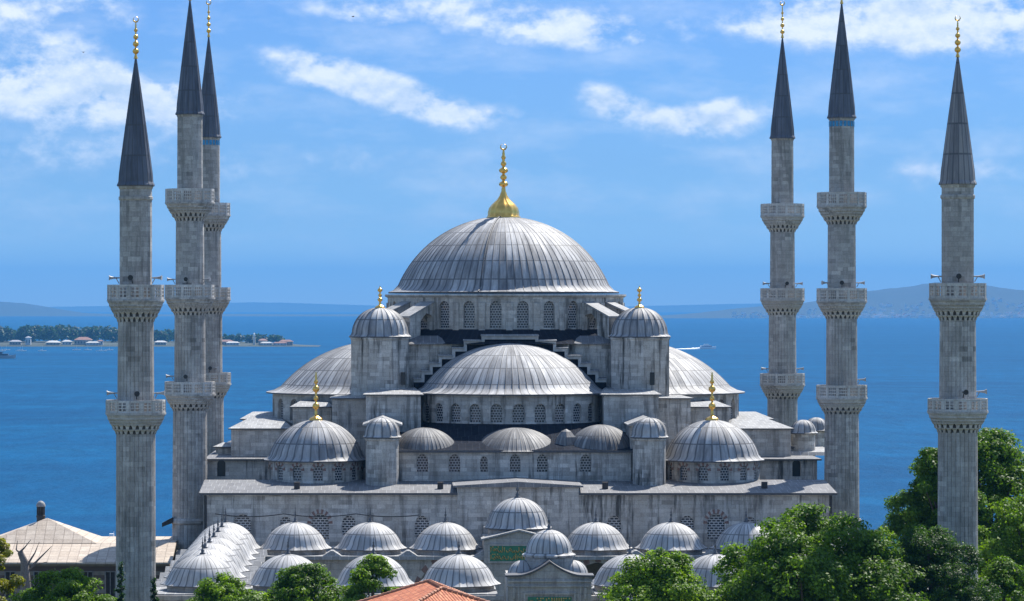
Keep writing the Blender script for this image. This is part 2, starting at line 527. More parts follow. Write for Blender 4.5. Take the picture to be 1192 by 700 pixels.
def tag(o, label=None, cat=None, group=None, kind=None):
    if label:
        o['label'] = label
    if cat:
        o['category'] = cat
    if group:
        o['group'] = group
    if kind:
        o['kind'] = kind
    return o


def thing(name, loc, label, cat, group=None, rotz=0.0):
    o = bpy.data.objects.new(name, None)
    COL.objects.link(o)
    o.location = loc
    o.rotation_euler = (0, 0, rotz)
    o.empty_display_size = 0.5
    return tag(o, label, cat, group)


def copy_part(o, parent, loc, rotz=None):
    c = o.copy()
    COL.objects.link(c)
    c.parent = parent
    c.location = loc
    if rotz is not None:
        c.rotation_euler = (0, 0, rotz)
    for ch in list(o.children):
        copy_part(ch, c, ch.location)
    return c


# ------------------------------------------------------------------ architectural builders
def add_dome(mb, R, rise, nrib, a0=0.0, a1=2 * pi, flare=1.09, eave=0.35, lip=0.14, ribh=0.04, ribw=0.06, steps=16, oct_=False, pw=1.0, c=(0, 0), z=0.0):
    """lead dome with raised standing seams, sweeping out to an eave. UV.x counts seams, UV.y metres."""
    full = abs(a1 - a0 - 2 * pi) < 1e-6
    prof = [(R * flare - 0.12, -eave - lip, 0), (R * flare, -eave - lip, 0), (R * flare, -eave, 0), (R * (1 + (flare - 1) * .40), -eave * .42, .6)]
    rho = (R * R + rise * rise) / (2 * rise)
    b0 = math.acos(max(-1.0, min(1.0, (rho - rise) / rho)))
    for i in range(steps + 1):
        q = b0 * (1 - (.03 + .97 * i / steps))
        prof.append((max(0.02, rho * sin(q)), rho * cos(q) - (rho - rise), 1.0))
    an, up, uid = [], [], []
    da = (a1 - a0) / nrib
    w = min(ribw / R, da * .16)
    for k in range(nrib):
        a = a0 + k * da
        an += [a, a + w, a + 1.7 * w, a + da * .5, a + da - 1.7 * w, a + da - w]
        up += [1, 0, 0, 0, 0, 0]
        uid += [k, k + w / da, k + 1.7 * w / da, k + .5, k + 1 - 1.7 * w / da, k + 1 - w / da]
    if not full:
        an.append(a1)
        up.append(1)
        uid.append(nrib)
    rows, uvs, arc = [], [], 0.0
    for i, (r, zz, rw) in enumerate(prof):
        if i:
            arc += sqrt((r - prof[i - 1][0]) ** 2 + (zz - prof[i - 1][1]) ** 2)
        row = []
        for a, u in zip(an, up):
            rr = r
            if oct_ and i < 4:
                k = (a % (pi / 4)) - pi / 8
                f = 1.0 / cos(k) * cos(pi / 8) * 1.02
                rr = r * (f if i < 3 else (f + 1) / 2)
            h = u * ribh * rw * min(1.0, r / R * 1.6)
            nl = 1.0
            row.append((c[0] + (rr + h * (r / R) / nl) * cos(a), c[1] + (rr + h * (r / R) / nl) * sin(a), z + zz + h * 0.7))
        rows.append(row)
        uu = uid + ([nrib] if full else [])
        uvs.append([(q, arc) for q in uu])
    mb.grid(rows[:3], uvs[:3], False, full, mi=1)  # eave lip: its shade line is in the material colour
    mb.grid(rows[2:], uvs[2:], True, full)


def flat_map(y0):
    return lambda s, z, d: (s, y0 + d, z)


def side_map(x0, sgn):
    """wall facing -X (sgn -1) or +X (sgn 1); s runs so that it grows to the right seen from outside"""
    return lambda s, z, d: (x0 - sgn * d, sgn * s, z)


def drum_map(cx, cy, R):
    return lambda s, z, d: (cx + (R - d) * sin(s / R), cy - (R - d) * cos(s / R), z)


def arch_top(w, s):
    x = (s - w['s']) / w['hw']
    return w['zp'] + w.get('k', 1.1) * w['hw'] * sqrt(max(0.0, 1 - x * x))


def arched_wall(mb, mp, s0, s1, z0, z1, wins, depth=0.4, ds=99.0):
    """wall with real arched openings; returns nothing, panels are made by window_panel"""
    cuts = [s0, s1]
    for w in wins:
        for i in range(9):
            cuts.append(w['s'] - w['hw'] * cos(pi * i / 8))
    cuts = sorted(c for c in cuts if s0 - 1e-6 <= c <= s1 + 1e-6)
    out = [cuts[0]]
    for c in cuts[1:]:
        if c - out[-1] < 1e-4:
            continue
        n = max(1, int(math.ceil((c - out[-1]) / ds)))
        a = out[-1]
        for i in range(1, n + 1):
            out.append(a + (c - a) * i / n)

    def q(sa, sb, pts):
        mb.face([mp(*p) for p in pts], [(p[0], p[1] + p[2]) for p in pts])
    for sa, sb in zip(out, out[1:]):
        mid = (sa + sb) / 2
        win = next((w for w in wins if abs(mid - w['s']) < w['hw']), None)
        if win is None:
            q(sa, sb, [(sa, z0, 0), (sb, z0, 0), (sb, z1, 0), (sa, z1, 0)])
            continue
        ta, tb, zs = arch_top(win, sa), arch_top(win, sb), win['zs']
        if zs > z0 + 1e-4:
            q(sa, sb, [(sa, z0, 0), (sb, z0, 0), (sb, zs, 0), (sa, zs, 0)])
        q(sa, sb, [(sa, ta, 0), (sb, tb, 0), (sb, z1, 0), (sa, z1, 0)])
        q(sa, sb, [(sa, zs, 0), (sb, zs, 0), (sb, zs, depth), (sa, zs, depth)])
        q(sa, sb, [(sa, ta, depth), (sb, tb, depth), (sb, tb, 0), (sa, ta, 0)])
        if abs(sa - (win['s'] - win['hw'])) < 1e-3:
            q(sa, sa, [(sa, zs, 0), (sa, zs, depth), (sa, ta, depth), (sa, ta, 0)])
        if abs(sb - (win['s'] + win['hw'])) < 1e-3:
            q(sb, sb, [(sb, zs, depth), (sb, zs, 0), (sb, tb, 0), (sb, tb, depth)])


def window_panel(mp, w, mat, parent, name='lattice_window', depth=0.3, shift=(0, 0, 0)):
    mb = MB()
    cs = [w['s'] - w['hw'] * cos(pi * i / 8) for i in range(9)]
    for sa, sb in zip(cs, cs[1:]):
        pts = [(sa, w['zs']), (sb, w['zs']), (sb, arch_top(w, sb)), (sa, arch_top(w, sa))]
        mb.face([mp(s, z, depth) for s, z in pts], [(s - w['s'] + 5, z - w['zs']) for s, z in pts])
    return mb.build(name, mat, parent, shift=shift)


def add_voussoirs(mb, mp, w, n=13, ro=1.5, t=0.04):
    """arch ring of alternating pale and reddish stones"""
    hw = w['hw']

    def P(r, a, d):
        return mp(w['s'] - r * cos(a), w['zp'] + r * sin(a) * w.get('k', 1.1), d)
    ins, outs = hw * 1.01, hw * ro
    an = [pi * i / n for i in range(n + 1)]
    sec = [(ins, .02), (ins, -t), (outs, -t), (outs, .02)]
    base = len(mb.v)
    for a in an:
        for i, (r, d) in enumerate(sec):
            mb.v.append(P(r, a, d))
    for k in range(n):
        for i in range(3):
            p = base + k * 4 + i
            mb.f.append((p, p + 1, p + 5, p + 4)[::-1])
            mb.uv.append([(k, i)] * 4)
            mb.sm.append(False)
            mb.mi.append(k % 2)


def add_finial(mb, h, base=0.0, n=12, knobs=3, crescent=True, bell=None):
    """gilded spire: optional fluted bell, stacked knobs and a crescent. Local, foot at z=0, height h."""
    z = 0.0
    if bell:
        br, bh = bell
        prof = [(br * 1.1, 0), (br * 1.1, bh * .06), (br * .99, bh * .08), (br * .98, bh * .22), (br * .91, bh * .38), (br * .70, bh * .54), (br * .42, bh * .69), (br * .25, bh * .85), (br * .17, bh)]
        N = 48
        rows = [[((r * (1 + (.045 * cos(12 * 2 * pi * j / N) if 1 < i < 8 else 0))) * cos(2 * pi * j / N),
                  (r * (1 + (.045 * cos(12 * 2 * pi * j / N) if 1 < i < 8 else 0))) * sin(2 * pi * j / N), zz) for j in range(N)] for i, (r, zz) in enumerate(prof)]
        mb.grid(rows, [[(j, i) for j in range(N + 1)] for i in range(len(prof))], True, True)
        z = bh * .98
    stem = base if base else h * .022
    H = h - z
    top = h - (H * .10 if crescent else 0)
    prof = [(stem * 2.2 if not bell else stem * 1.3, z), (stem * 1.2, z + H * .08)]
    hh = top - z
    sizes = [1.0, .72, 1.0, .62, .5][:knobs] if bell else [1.0, .95, .8, .6][:knobs]
    step = hh * .80 / knobs
    zz = z + hh * .12
    for i, sz in enumerate(sizes):
        r = stem * (2.7 if bell else 3.1) * sz
        kh = min(step * .86, r * 1.9)
        for q in range(7):
            a = -pi / 2 + pi * q / 6
            prof.append((max(stem * .8, r * cos(a)), zz + kh / 2 + kh / 2 * sin(a)))
        zz += step
        prof.append((stem * .8, zz - step * .1))
    prof.append((stem * .35, top))
    mb.lathe(prof, n, smooth=True)
    if crescent:
        R = H * .062
        pts, rad = [], []
        for i in range(15):
            a = -pi / 2 + .38 + pi + (2 * pi - .76) * i / 14
            pts.append((R * cos(a), 0, top + R * .9 + R * sin(a)))
            rad.append(max(.012, R * .34 * sin(pi * i / 14)))
        mb.tube(pts, rad, 6)


# ------------------------------------------------------------------ setting: terrain, sea, far land
def structure(mb, name, mat):
    return tag(mb.build(name, mat), kind='structure')


gm, gt, gb = material('ground_earth')
gg = gt.new('ShaderNodeNewGeometry').outputs['Position']
gcol = gt.mix(gt.rng(gt.noise(gg, 0.08, 5, .6), .4, .65, 0, 1), (0.05, 0.085, 0.025, 1), (0.20, 0.18, 0.15, 1))
gcol = gt.mix(gt.rng(gt.noise(gg, 1.5, 4, .6), .4, .7, 0, .5), gcol, (0.09, 0.10, 0.05, 1))
gt.put(gb.inputs['Base Color'], gcol)
gb.inputs['Roughness'].default_value = 0.95

SEA_Z = -38.0
mb = MB()
ys = [-200, 60, 200, 300, 400, 425, 500, 600, 660]
zs = [0, 0, 0, 0, 0, -2, -15, -33, -46]
xs = [-900, -400, -150, -60, 0, 60, 150, 400, 900]
rows = [[(x, y, z - (0 if abs(x) < 200 else .6)) for x in xs] for y, z in zip(ys, zs)]
mb.grid(rows, [[(x, y) for x in xs] for y in ys], True)
structure(mb, 'ground', gm)

# sea
wm, wtm, wb = material('sea_water')
pos = wtm.new('ShaderNodeNewGeometry').outputs['Position']
px, py, pz = wtm.sep(pos)
band = wtm.noise(wtm.vec(wtm.m('MULTIPLY', px, 0.0009), wtm.m('MULTIPLY', py, 0.0040)), 1.0, 6, 0.65)
curr = wtm.noise(wtm.vec(wtm.m('MULTIPLY', px, 0.0035), wtm.m('MULTIPLY', py, 0.013), 4.0), 1.0, 5, 0.65)
chop = wtm.noise(wtm.vec(wtm.m('MULTIPLY', px, 0.060), wtm.m('MULTIPLY', py, 0.016)), 1.0, 6, 0.75)
wcol = wtm.mix(wtm.rng(band, 0.35, 0.66, 0, 1), (0.001, 0.052, 0.138, 1), (0.002, 0.080, 0.195, 1))
wcol = wtm.mix(wtm.rng(curr, 0.50, 0.68, 0.0, 0.55), wcol, (0.004, 0.092, 0.200, 1))
wcol = wtm.mix(wtm.rng(chop, 0.36, 0.62, 0.55, 0.0), wcol, (0.0008, 0.034, 0.092, 1))
wtm.put(wb.inputs['Base Color'], wcol)
wb.inputs['Roughness'].default_value = 0.35
wb.inputs['Specular IOR Level'].default_value = 0.0
wb.inputs['IOR'].default_value = 1.0
wbp = wtm.new('ShaderNodeBump')
wbp.inputs['Strength'].default_value = 0.8
wbp.inputs['Distance'].default_value = 1.5
wav = wtm.noise(wtm.vec(wtm.m('MULTIPLY', px, 0.20), wtm.m('MULTIPLY', py, 0.12)), 1.0, 5, 0.65)
wtm.l.new(wav, wbp.inputs['Height'])
wtm.l.new(wbp.outputs[0], wb.inputs['Normal'])
wgl = wtm.new('ShaderNodeBsdfGlossy')
wgl.inputs['Roughness'].default_value = 0.22
wtm.l.new(wbp.outputs[0], wgl.inputs['Normal'])
wmx = wtm.new('ShaderNodeMixShader')
wmx.inputs[0].default_value = 0.075
wtm.l.new(wb.outputs[0], wmx.inputs[1])
wtm.l.new(wgl.outputs[0], wmx.inputs[2])
wtm.l.new(wmx.outputs[0], wtm.n['Material Output'].inputs['Surface'])
mb = MB()
mb.face([(-19500, 560, SEA_Z), (19500, 560, SEA_Z), (19500, 49500, SEA_Z), (-19500, 49500, SEA_Z)])
structure(mb, 'sea', wm)

# far hills
hm, ht, hb = material('far_hillside')
hp = ht.new('ShaderNodeNewGeometry').outputs['Position']
hcol = ht.mix(ht.rng(ht.noise(hp, 0.0025, 6, .65), .4, .62, 0, 1), (0.007, 0.018, 0.008, 1), (0.016, 0.026, 0.014, 1))
ht.put(hb.inputs['Base Color'], hcol)
hb.inputs['Roughness'].default_value = 0.95


def hill(name, dist, prof, depth, seed):
    """ridge seen across the water: prof = [(x, height above sea)]; rises from the shore and falls behind"""
    r = np.random.default_rng(seed)
    xs = np.linspace(prof[0][0], prof[-1][0], 90)
    hs = np.interp(xs, [p[0] for p in prof], [p[1] for p in prof])
    hs = np.convolve(np.pad(hs, 3, mode='edge'), np.ones(7) / 7, 'valid')
    rows = []
    prf = [(0.0, -.02), (.08, .10), (.25, .38), (.42, .66), (.6, .92), (.72, 1.0), (.85, .8), (1.0, -.05)]
    for t_, k in prf:
        row = []
        for x, h in zip(xs, hs):
            j = 1 + (r.random() - .5) * (.10 if 0 < k < .95 else .03)
            row.append((float(x), dist + depth * t_, SEA_Z + float(h) * k * j))
        rows.append(row)
    m_ = MB()
    m_.grid(rows, [[(p[0], p[1]) for p in q] for q in rows], True)
    structure(m_, name, hm)
    return lambda x, t_: SEA_Z + float(np.interp(x, xs, hs)) * float(np.interp(t_, [p[0] for p in prf], [p[1] for p in prf]))


PX = lambda u, d: (u - 462.5) * d / FPX
ZZ = lambda v, d: EYE - (v - 357.0) * d / FPX
D = 20000.0
hz = hill('far_hill', D, [(PX(770, D), 2), (PX(840, D), 25), (PX(890, D), 56), (PX(945, D), 81), (PX(1000, D), 102), (PX(1050, D), 163), (PX(1085, D), 184), (PX(1120, D), 201),
                          (PX(1160, D), 248), (PX(1195, D), 217), (PX(1260, D), 175), (PX(1400, D), 105), (PX(1500, D), 35)], 2600, 3)
hill('far_hill', 24000.0, [(PX(-300, 24000), 40), (PX(-80, 24000), 110), (PX(-10, 24000), 104), (PX(22, 24000), 84), (PX(45, 24000), 30), (PX(90, 24000), 14), (PX(150, 24000), 8), (PX(260, 24000), 14), (PX(330, 24000), 9),
                           (PX(440, 24000), 12), (PX(560, 24000), 6), (PX(640, 24000), 4)], 2400, 5)
hill('distant_mountains', 42000.0, [(PX(-300, 42000), 66), (PX(60, 42000), 66), (PX(180, 42000), 104), (PX(270, 42000), 137), (PX(360, 42000), 110), (PX(460, 42000), 71), (PX(700, 42000), 60), (PX(800, 42000), 82), (PX(930, 42000), 115), (PX(1100, 42000), 132), (PX(1400, 42000), 66)], 6000, 8)

# the air between: pale haze over the water
vm = bpy.data.materials.new('haze')
vm.use_nodes = True
vt = NT(vm.node_tree)
vt.n.clear()
pvol = vt.new('ShaderNodeVolumePrincipled')
pvol.inputs['Color'].default_value = (0.11, 0.39, 0.80, 1)
pvol.inputs['Density'].default_value = 4.2e-5
pvol.inputs['Anisotropy'].default_value = 0.0
vo = vt.new('ShaderNodeOutputMaterial')
vt.l.new(pvol.outputs[0], vo.inputs['Volume'])
mb = MB()
mb.box(-20000, 20000, -300, 50000, -48, 600)
hzb = tag(mb.build('haze', vm), kind='stuff')

# ------------------------------------------------------------------ the prayer hall
AX = 11.7                                   # axis of the building
HO = (0, 360.0, 0)                          # subtracted from mesh coordinates (x is already measured from the axis)
hall = thing('mosque', (AX, 360.0, 0), 'great grey domed mosque with cascading lead half domes between six minarets', 'mosque')


def hp(mb, name, mat, parent=None):
    return mb.build(name, mat, parent or hall, shift=HO)


# main body: facade wall with arched windows, raised centre
fm = flat_map(326.0)
fw = []
for sx, hw, zs_, zp_ in [(26.7, .82, 9.4, 10.95), (22.5, .62, 9.9, 10.9), (19.2, .85, 9.4, 10.95), (16.4, .66, 9.8, 10.95), (9.3, .70, 9.6, 10.9)]:
    for sg in (-1, 1):
        fw.append(dict(s=sx * sg, hw=hw, zs=zs_, zp=zp_, k=1.15))
mb = MB()
mf = flat_map(325.6)
arched_wall(mb, fm, -30.5, -5.9, 0, 13.75, [w for w in fw if w['s'] < -5.9], 0.5)
arched_wall(mb, fm, 5.9, 30.5, 0, 13.75, [w for w in fw if w['s'] > 5.9], 0.5)
mb.box(-5.9, 5.9, 325.7, 328.0, 0, 14.5, False)
for sg in (-1, 1):
    mb.face([(sg * 30.5, 326, 0), (sg * 30.5, 386, 0), (sg * 30.5, 386, 13.75), (sg * 30.5, 326, 13.75)][::sg])
mb.face([(30.5, 386, 0), (-30.5, 386, 0), (-30.5, 386, 13.75), (30.5, 386, 13.75)])
facade = hp(mb, 'facade_wall', M['ashlar'])
for w in fw:
    window_panel(fm, w, M['lattice_check'], facade, depth=.35, shift=HO)
VOUS = [M['red_stone'], M['trimstone']]
for w in fw:
    if abs(abs(w['s']) - 19.2) < .1:
        mb = MB()
        add_voussoirs(mb, fm, w, 15, 1.45)
        hp(mb, 'window_arch', VOUS, facade)

# terrace roof over the front aisle
mb = MB()
for sg in (-1, 1):
    xa, xb = (-30.9, -5.9) if sg < 0 else (5.9, 30.9)
    mb.face([(xa, 325.5, 13.95), (xb, 325.5, 13.95), (xb, 335.0, 14.75), (xa, 335.0, 14.75)])
    mb.face([(xa, 325.5, 13.75), (xb, 325.5, 13.75), (xb, 325.5, 13.95), (xa, 325.5, 13.95)], mi=1)
    mb.face([(xa, 326.1, 13.74), (xb, 326.1, 13.74), (xb, 325.5, 13.75), (xa, 325.5, 13.75)][::-1], mi=1)
    e = xa if sg < 0 else xb
    mb.face([(e, 325.5, 13.75), (e, 325.5, 13.95), (e, 386.5, 14.0), (e, 386.5, 13.75)][::sg], mi=1)
    # the aisle along the sides
    xo, xi = 30.9 * sg, 30.4 * sg
    mb.face([(min(xo, xi), 335, 14.0), (max(xo, xi), 335, 14.0), (max(xo, xi), 386.5, 14.0), (min(xo, xi), 386.5, 14.0)])
hp(mb, 'terrace_roof', [M['lead_flat'], M['lead_dark']])
mb = MB()
# low gabled roof of the raised centre
pl = [(-6.3, 14.5), (6.3, 14.5), (6.3, 14.66), (0, 15.05), (-6.3, 14.66)]
mb.prism(pl, 325.3, 334.0)
cen = hp(mb, 'gabled_roof', M['lead_flat'])
for ux, uy in ((-21.5, 328.2), (-1.0 - 11.7 + 5.2, 328.2), (8.6, 328.2), (24.2, 328.6)):
    mb = MB()
    mb.box(ux - .28, ux + .28, uy, uy + .5, 14.1, 14.85)
    hp(mb, 'roof_hatch', M['shutter'])

# upper hall body and its roof
mb = MB()
door_w = [dict(s=-29.6, hw=.42, zs=14.7, zp=16.0, k=.9), dict(s=28.9, hw=.42, zs=14.7, zp=16.0, k=.9)]
um = flat_map(342.0)
arched_wall(mb, um, -31.0, 31.0, 13.7, 16.35, door_w, .6)
for sg in (-1, 1):
    mb.face([(sg * 31, 342, 13.7), (sg * 31, 386, 13.7), (sg * 31, 386, 16.35), (sg * 31, 342, 16.35)][::sg])
ub = hp(mb, 'upper_wall', M['ashlar'])
for w in door_w:
    window_panel(um, w, M['dark_glass'], ub, 'doorway', .5, HO)
mb = MB()
mb.roof([(-31.4, 341.5, 16.35), (31.4, 341.5, 16.35), (31.4, 386.4, 16.35), (-31.4, 386.4, 16.35),
         (-31.4, 341.5, 16.52), (31.4, 341.5, 16.52), (29.8, 386.4, 17.1), (-29.8, 386.4, 17.1)])
hp(mb, 'upper_roof', [M['lead_flat'], M['lead_dark']])


def lead_capped_block(x0, x1, y0, y1, z0, z1, rise=.45, name='buttress_block', roof='lead_pale', gable=False):
    m_ = MB()
    m_.box(x0, x1, y0, y1, z0, z1, False)
    b_ = hp(m_, name, M['ashlar'])
    m_ = MB()
    e = .3
    if gable:
        cx = (x0 + x1) / 2
        m_.prism([(x0 - e, z1), (x1 + e, z1), (x1 + e, z1 + .12), (cx, z1 + rise), (x0 - e, z1 + .12)], y0 - e, y1)
    else:
        ins = min(1.2, (x1 - x0) * .2)
        m_.roof([(x0 - e, y0 - e, z1), (x1 + e, y0 - e, z1), (x1 + e, y1, z1), (x0 - e, y1, z1),
                 (x0 - e, y0 - e, z1 + .12), (x1 + e, y0 - e, z1 + .12), (x1 - ins, y1, z1 + rise), (x0 + ins, y1, z1 + rise)])
    hp(m_, 'block_roof', [M[roof], M['lead_dark']], b_)
    return b_


for sg in (-1, 1):
    def X2(a, b):
        return (sg * a, sg * b) if sg > 0 else (-b, -a)
    lead_capped_block(*X2(22.7, 28.8), 346, 357, 16.3, 19.35, .75)
    lead_capped_block(*X2(18.5, 22.5), 347, 356, 16.3, 21.55, .6)
    lead_capped_block(*X2(24.8, 28.2), 359, 368, 16.3, 19.9, .6)
    lead_capped_block(*X2(9.3, 14.9), 342, 354, 14.5, 22.95, .95, 'pier_block')
    lead_capped_block(*X2(14.9, 18.4), 345, 356, 16.3, 22.5, .3, 'pier_block')
    lead_capped_block(*X2(11.5, 14.85), 334.5, 342, 14.4, 20.15, .85, 'pier_buttress', gable=True)
    lead_capped_block(*X2(28.0, 30.6), 350, 354, 16.3, 17.3, .4)

# exedra storey: straight front wall with arched windows
mb = MB()
ex = flat_map(334.0)
ew = [dict(s=sx, hw=.52, zs=15.55, zp=16.7, k=1.15) for sx in (-9.2, -6.0, -3.1, 0.0, 2.7, 7.0)]
for w, hw in zip(ew, (.55, .55, .36, .52, .52, .52)):
    w['hw'] = hw
arched_wall(mb, ex, -11.5, 11.5, 14.3, 17.5, ew, .45)
for sg in (-1, 1):
    mb.face([(sg * 11.5, 334, 14.3), (sg * 11.5, 343, 14.3), (sg * 11.5, 343, 17.5), (sg * 11.5, 334, 17.5)][::sg])
exw = hp(mb, 'exedra_wall', M['ashlar'])
for w in ew:
    window_panel(ex, w, M['lattice_fine'], exw, depth=.35, shift=HO)
# sloping lead roof from the drum down to that wall
mb = MB()
EXT = 11.85
N = 36
fr, bk = [], []
for i in range(N + 1):
    x = -EXT + 2 * EXT * i / N
    dd = sqrt(max(0.0, 10.0 ** 2 - min(abs(x), 9.0) ** 2))
    bk.append((x, 350.0 - dd + .1, 20.15))
    fr.append((x, 333.6, 17.72))
mid = [((a[0] + b[0]) / 2, a[1] * .5 + b[1] * .5, a[2] * .55 + b[2] * .45 - .15) for a, b in zip(fr, bk)]
lo = [(p[0], p[1], 17.5) for p in fr]
un = [(p[0], 334.2, 17.49) for p in fr]
rows = [fr, mid, bk]
mb.grid(rows, [[(p[0], p[1] * 1.1) for p in q] + [(0, 0)] for q in rows], True)
mb.grid([lo, fr], [[(p[0], p[2]) for p in q] + [(0, 0)] for q in (lo, fr)], False, mi=1)
mb.grid([un, lo], [[(p[0], p[1]) for p in q] + [(0, 0)] for q in (un, lo)], False, mi=1)
hp(mb, 'exedra_roof', [M['lead_shade'], M['lead_dark']])  # shadow on the slope is painted by the sheet colour


def dome_part(name, R, rise, nrib, loc, mat='lead_dome', **kw):
    m_ = MB()
    add_dome(m_, R, rise, nrib, **kw)
    return m_.build(name, [M[mat], M['lead_dark']], hall, loc=(loc[0], loc[1] - 360.0, loc[2]))


A0, A1 = pi, 2 * pi
dome_part('exedra_dome', 4.5, 2.2, 30, (0.2, 337.9, 17.66), mat='lead_darker', a0=A0, a1=A1, flare=1.04, eave=.05, lip=.05)
for sg in (-1, 1):
    dome_part('exedra_dome', 3.5, 2.5 if sg > 0 else 2.2, 24, ((8.7 if sg > 0 else 9.0) * sg, 337.3, 17.66), mat='lead_darker', a0=A0, a1=A1, flare=1.04, eave=.05, lip=.05, steps=12)
    # small faceted cap between the exedrae
    if sg < 0:
        continue
    m_ = MB()
    m_.lathe([(1.5, 17.7), (1.38, 18.2), (1.05, 18.95), (.55, 19.5), (.03, 19.75)], 6, (5.2 * sg, 336.6), rot=pi / 6)
    hp(m_, 'exedra_cap', M['lead_darker'])

# drum and front half dome
DR = 10.0
dm = drum_map(0, 350.0, DR)
sp = radians(12.9) * DR
dw = [dict(s=(i + .25) * sp, hw=.60, zs=20.25, zp=21.5, k=1.1) for i in range(-5, 6)]
mb = MB()
arched_wall(mb, dm, -1.45 * DR, 1.45 * DR, 19.6, 23.05, dw, .4, .5)
drum = hp(mb, 'half_dome_drum', M['ashlar'])
for w in dw:
    window_panel(dm, w, M['lattice_fine'], drum, depth=.3, shift=HO)
hd = dome_part('half_dome', 9.25, 4.85, 38, (0, 350.0, 23.42), a0=A0, a1=A1, flare=1.135, eave=.3, lip=.14)

# side half domes with their drums
for sg in (-1, 1):
    cx = 13.5 * sg
    a0, a1 = (pi / 2, 3 * pi / 2) if sg < 0 else (-pi / 2, pi / 2)
    dome_part('half_dome', 11.0, 5.2, 42, (cx, 364.0, 23.1), a0=a0, a1=a1, flare=1.125, eave=.3, lip=.14)
    sm_ = drum_map(cx, 364.0, 11.7)
    wl = []
    for k in range(8):
        s_ = sg * radians(8 + 14.5 * k) * 11.7
        wl.append(dict(s=s_, hw=.72, zs=19.9, zp=21.4, k=1.1))
    m_ = MB()
    sa, sb = (radians(-180) * 11.7, 0) if sg < 0 else (0, radians(180) * 11.7)
    arched_wall(m_, sm_, sa, sb, 16.5, 22.7, wl, .45, .6)
    sd = hp(m_, 'half_dome_drum', M['ashlar'])
    for w in wl:
        window_panel(sm_, w, M['lattice_fine'], sd, depth=.35, shift=HO)
    # corner domes over the front aisle
    loc = (19.85 * sg, 337.0, 16.95)
    cd = dome_part('corner_dome', 4.7, 3.7, 34, loc, flare=1.11, eave=.25, lip=.12)
    m_ = MB()
    add_finial(m_, 4.9, .135, 12, 4, False, (.68, .62))
    m_.build('finial', M['gold'], cd, loc=(0, 0, 3.6))
    cm = drum_map(19.85 * sg, 337.0, 4.75)
    wl = [dict(s=radians(26 * k + (4 if sg < 0 else 10)) * 4.75, hw=.46, zs=14.75, zp=15.75, k=1.1) for k in range(-3, 4)]
    m_ = MB()
    arched_wall(m_, cm, -pi * 4.75, pi * 4.75, 13.9, 16.8, wl, .3, .45)
    sd = hp(m_, 'corner_dome_drum', M['ashlar'])
    for w in wl:
        window_panel(cm, w, M['lattice_fine'], sd, depth=.22, shift=HO)
    for w in wl:
        m_ = MB()
        add_voussoirs(m_, cm, w, 9, 1.7)
        hp(m_, 'window_arch', VOUS, sd)
    # stair turrets
    tx_, ty_ = 13.2 * sg, 332.2
    m_ = MB()
    m_.lathe([(1.72, 13.9), (1.72, 14.35), (1.62, 14.45), (1.62, 18.75), (1.74, 18.85), (1.74, 19.0)], 24, (tx_, ty_), smooth=False)
    tt = hp(m_, 'stair_turret', M['ashlar'])
    m_ = MB()
    add_dome(m_, 1.62, 1.75, 12, flare=1.17, eave=.12, lip=.10, ribh=.13, ribw=.12, steps=8, pw=1.15)
    m_.build('turret_cap', [M['lead_court'], M['lead_dark']], tt, loc=(tx_, ty_ - 360, 19.25))
    # big weight towers on the piers
    bx_, by_ = 13.5 * sg, 350.0
    m_ = MB()
    rr = 3.0 / cos(pi / 8)
    m_.lathe([(rr, 22.0), (rr, 28.55), (rr * 1.03, 28.62), (rr * 1.03, 28.8)], 8, (bx_, by_), rot=pi / 8)
    tw = hp(m_, 'weight_tower', M['ashlar'])
    m_ = MB()
    add_dome(m_, 2.85, 2.85, 22, flare=1.14, eave=.15, lip=.12, ribh=.11, ribw=.12, steps=12)
    td = m_.build('tower_dome', [M['lead_dome'], M['lead_dark']], tw, loc=(bx_, by_ - 360, 29.05))
    m_ = MB()
    add_finial(m_, 2.3, .10, 10, 3, False, (.50, .42))
    m_.build('finial', M['gold'], tw, loc=(bx_, by_ - 360, 31.85))
    m_ = MB()
    wx = bx_ + (1.1 if sg > 0 else 2.4)
    m_.box(wx - .24, wx + .24, by_ - 3.05 - (0 if sg > 0 else -.9), by_ - 2.6, 23.9, 25.2)
    hp(m_, 'slit_window', M['dark_glass'], tw)

# great arch wall: shoulders and stepped gable over the front half dome
mb = MB()
mb.box(-10.9, 10.9, 350.6, 353.5, 19.5, 28.05, False)
shoulder = hp(mb, 'shoulder_wall', M['ashlar'])
for sg in (-1, 1):
    mb = MB()
    xa, xb = sorted((sg * 4.0, sg * 11.3))
    mb.roof([(xa, 350.0, 28.05), (xb, 350.2, 28.05), (xb, 353.6, 28.05), (xa, 353.6, 28.05),
             (xa, 350.2, 28.2), (xb, 350.2, 28.2), (xb - (1.5 if sg > 0 else -.5), 352.4, 28.95), (xa + (1.5 if sg < 0 else -.5), 352.4, 28.95)])
    hp(mb, 'shoulder_roof', [M['lead_flat'], M['lead_dark']], shoulder)
stp = [(2.95, 29.0), (4.8, 28.5), (6.0, 27.75), (7.4, 26.95), (8.35, 26.15), (9.2, 25.35), (10.0, 24.55)]
mb, mcap, min_ = MB(), MB(), MB()
prev = 0.0
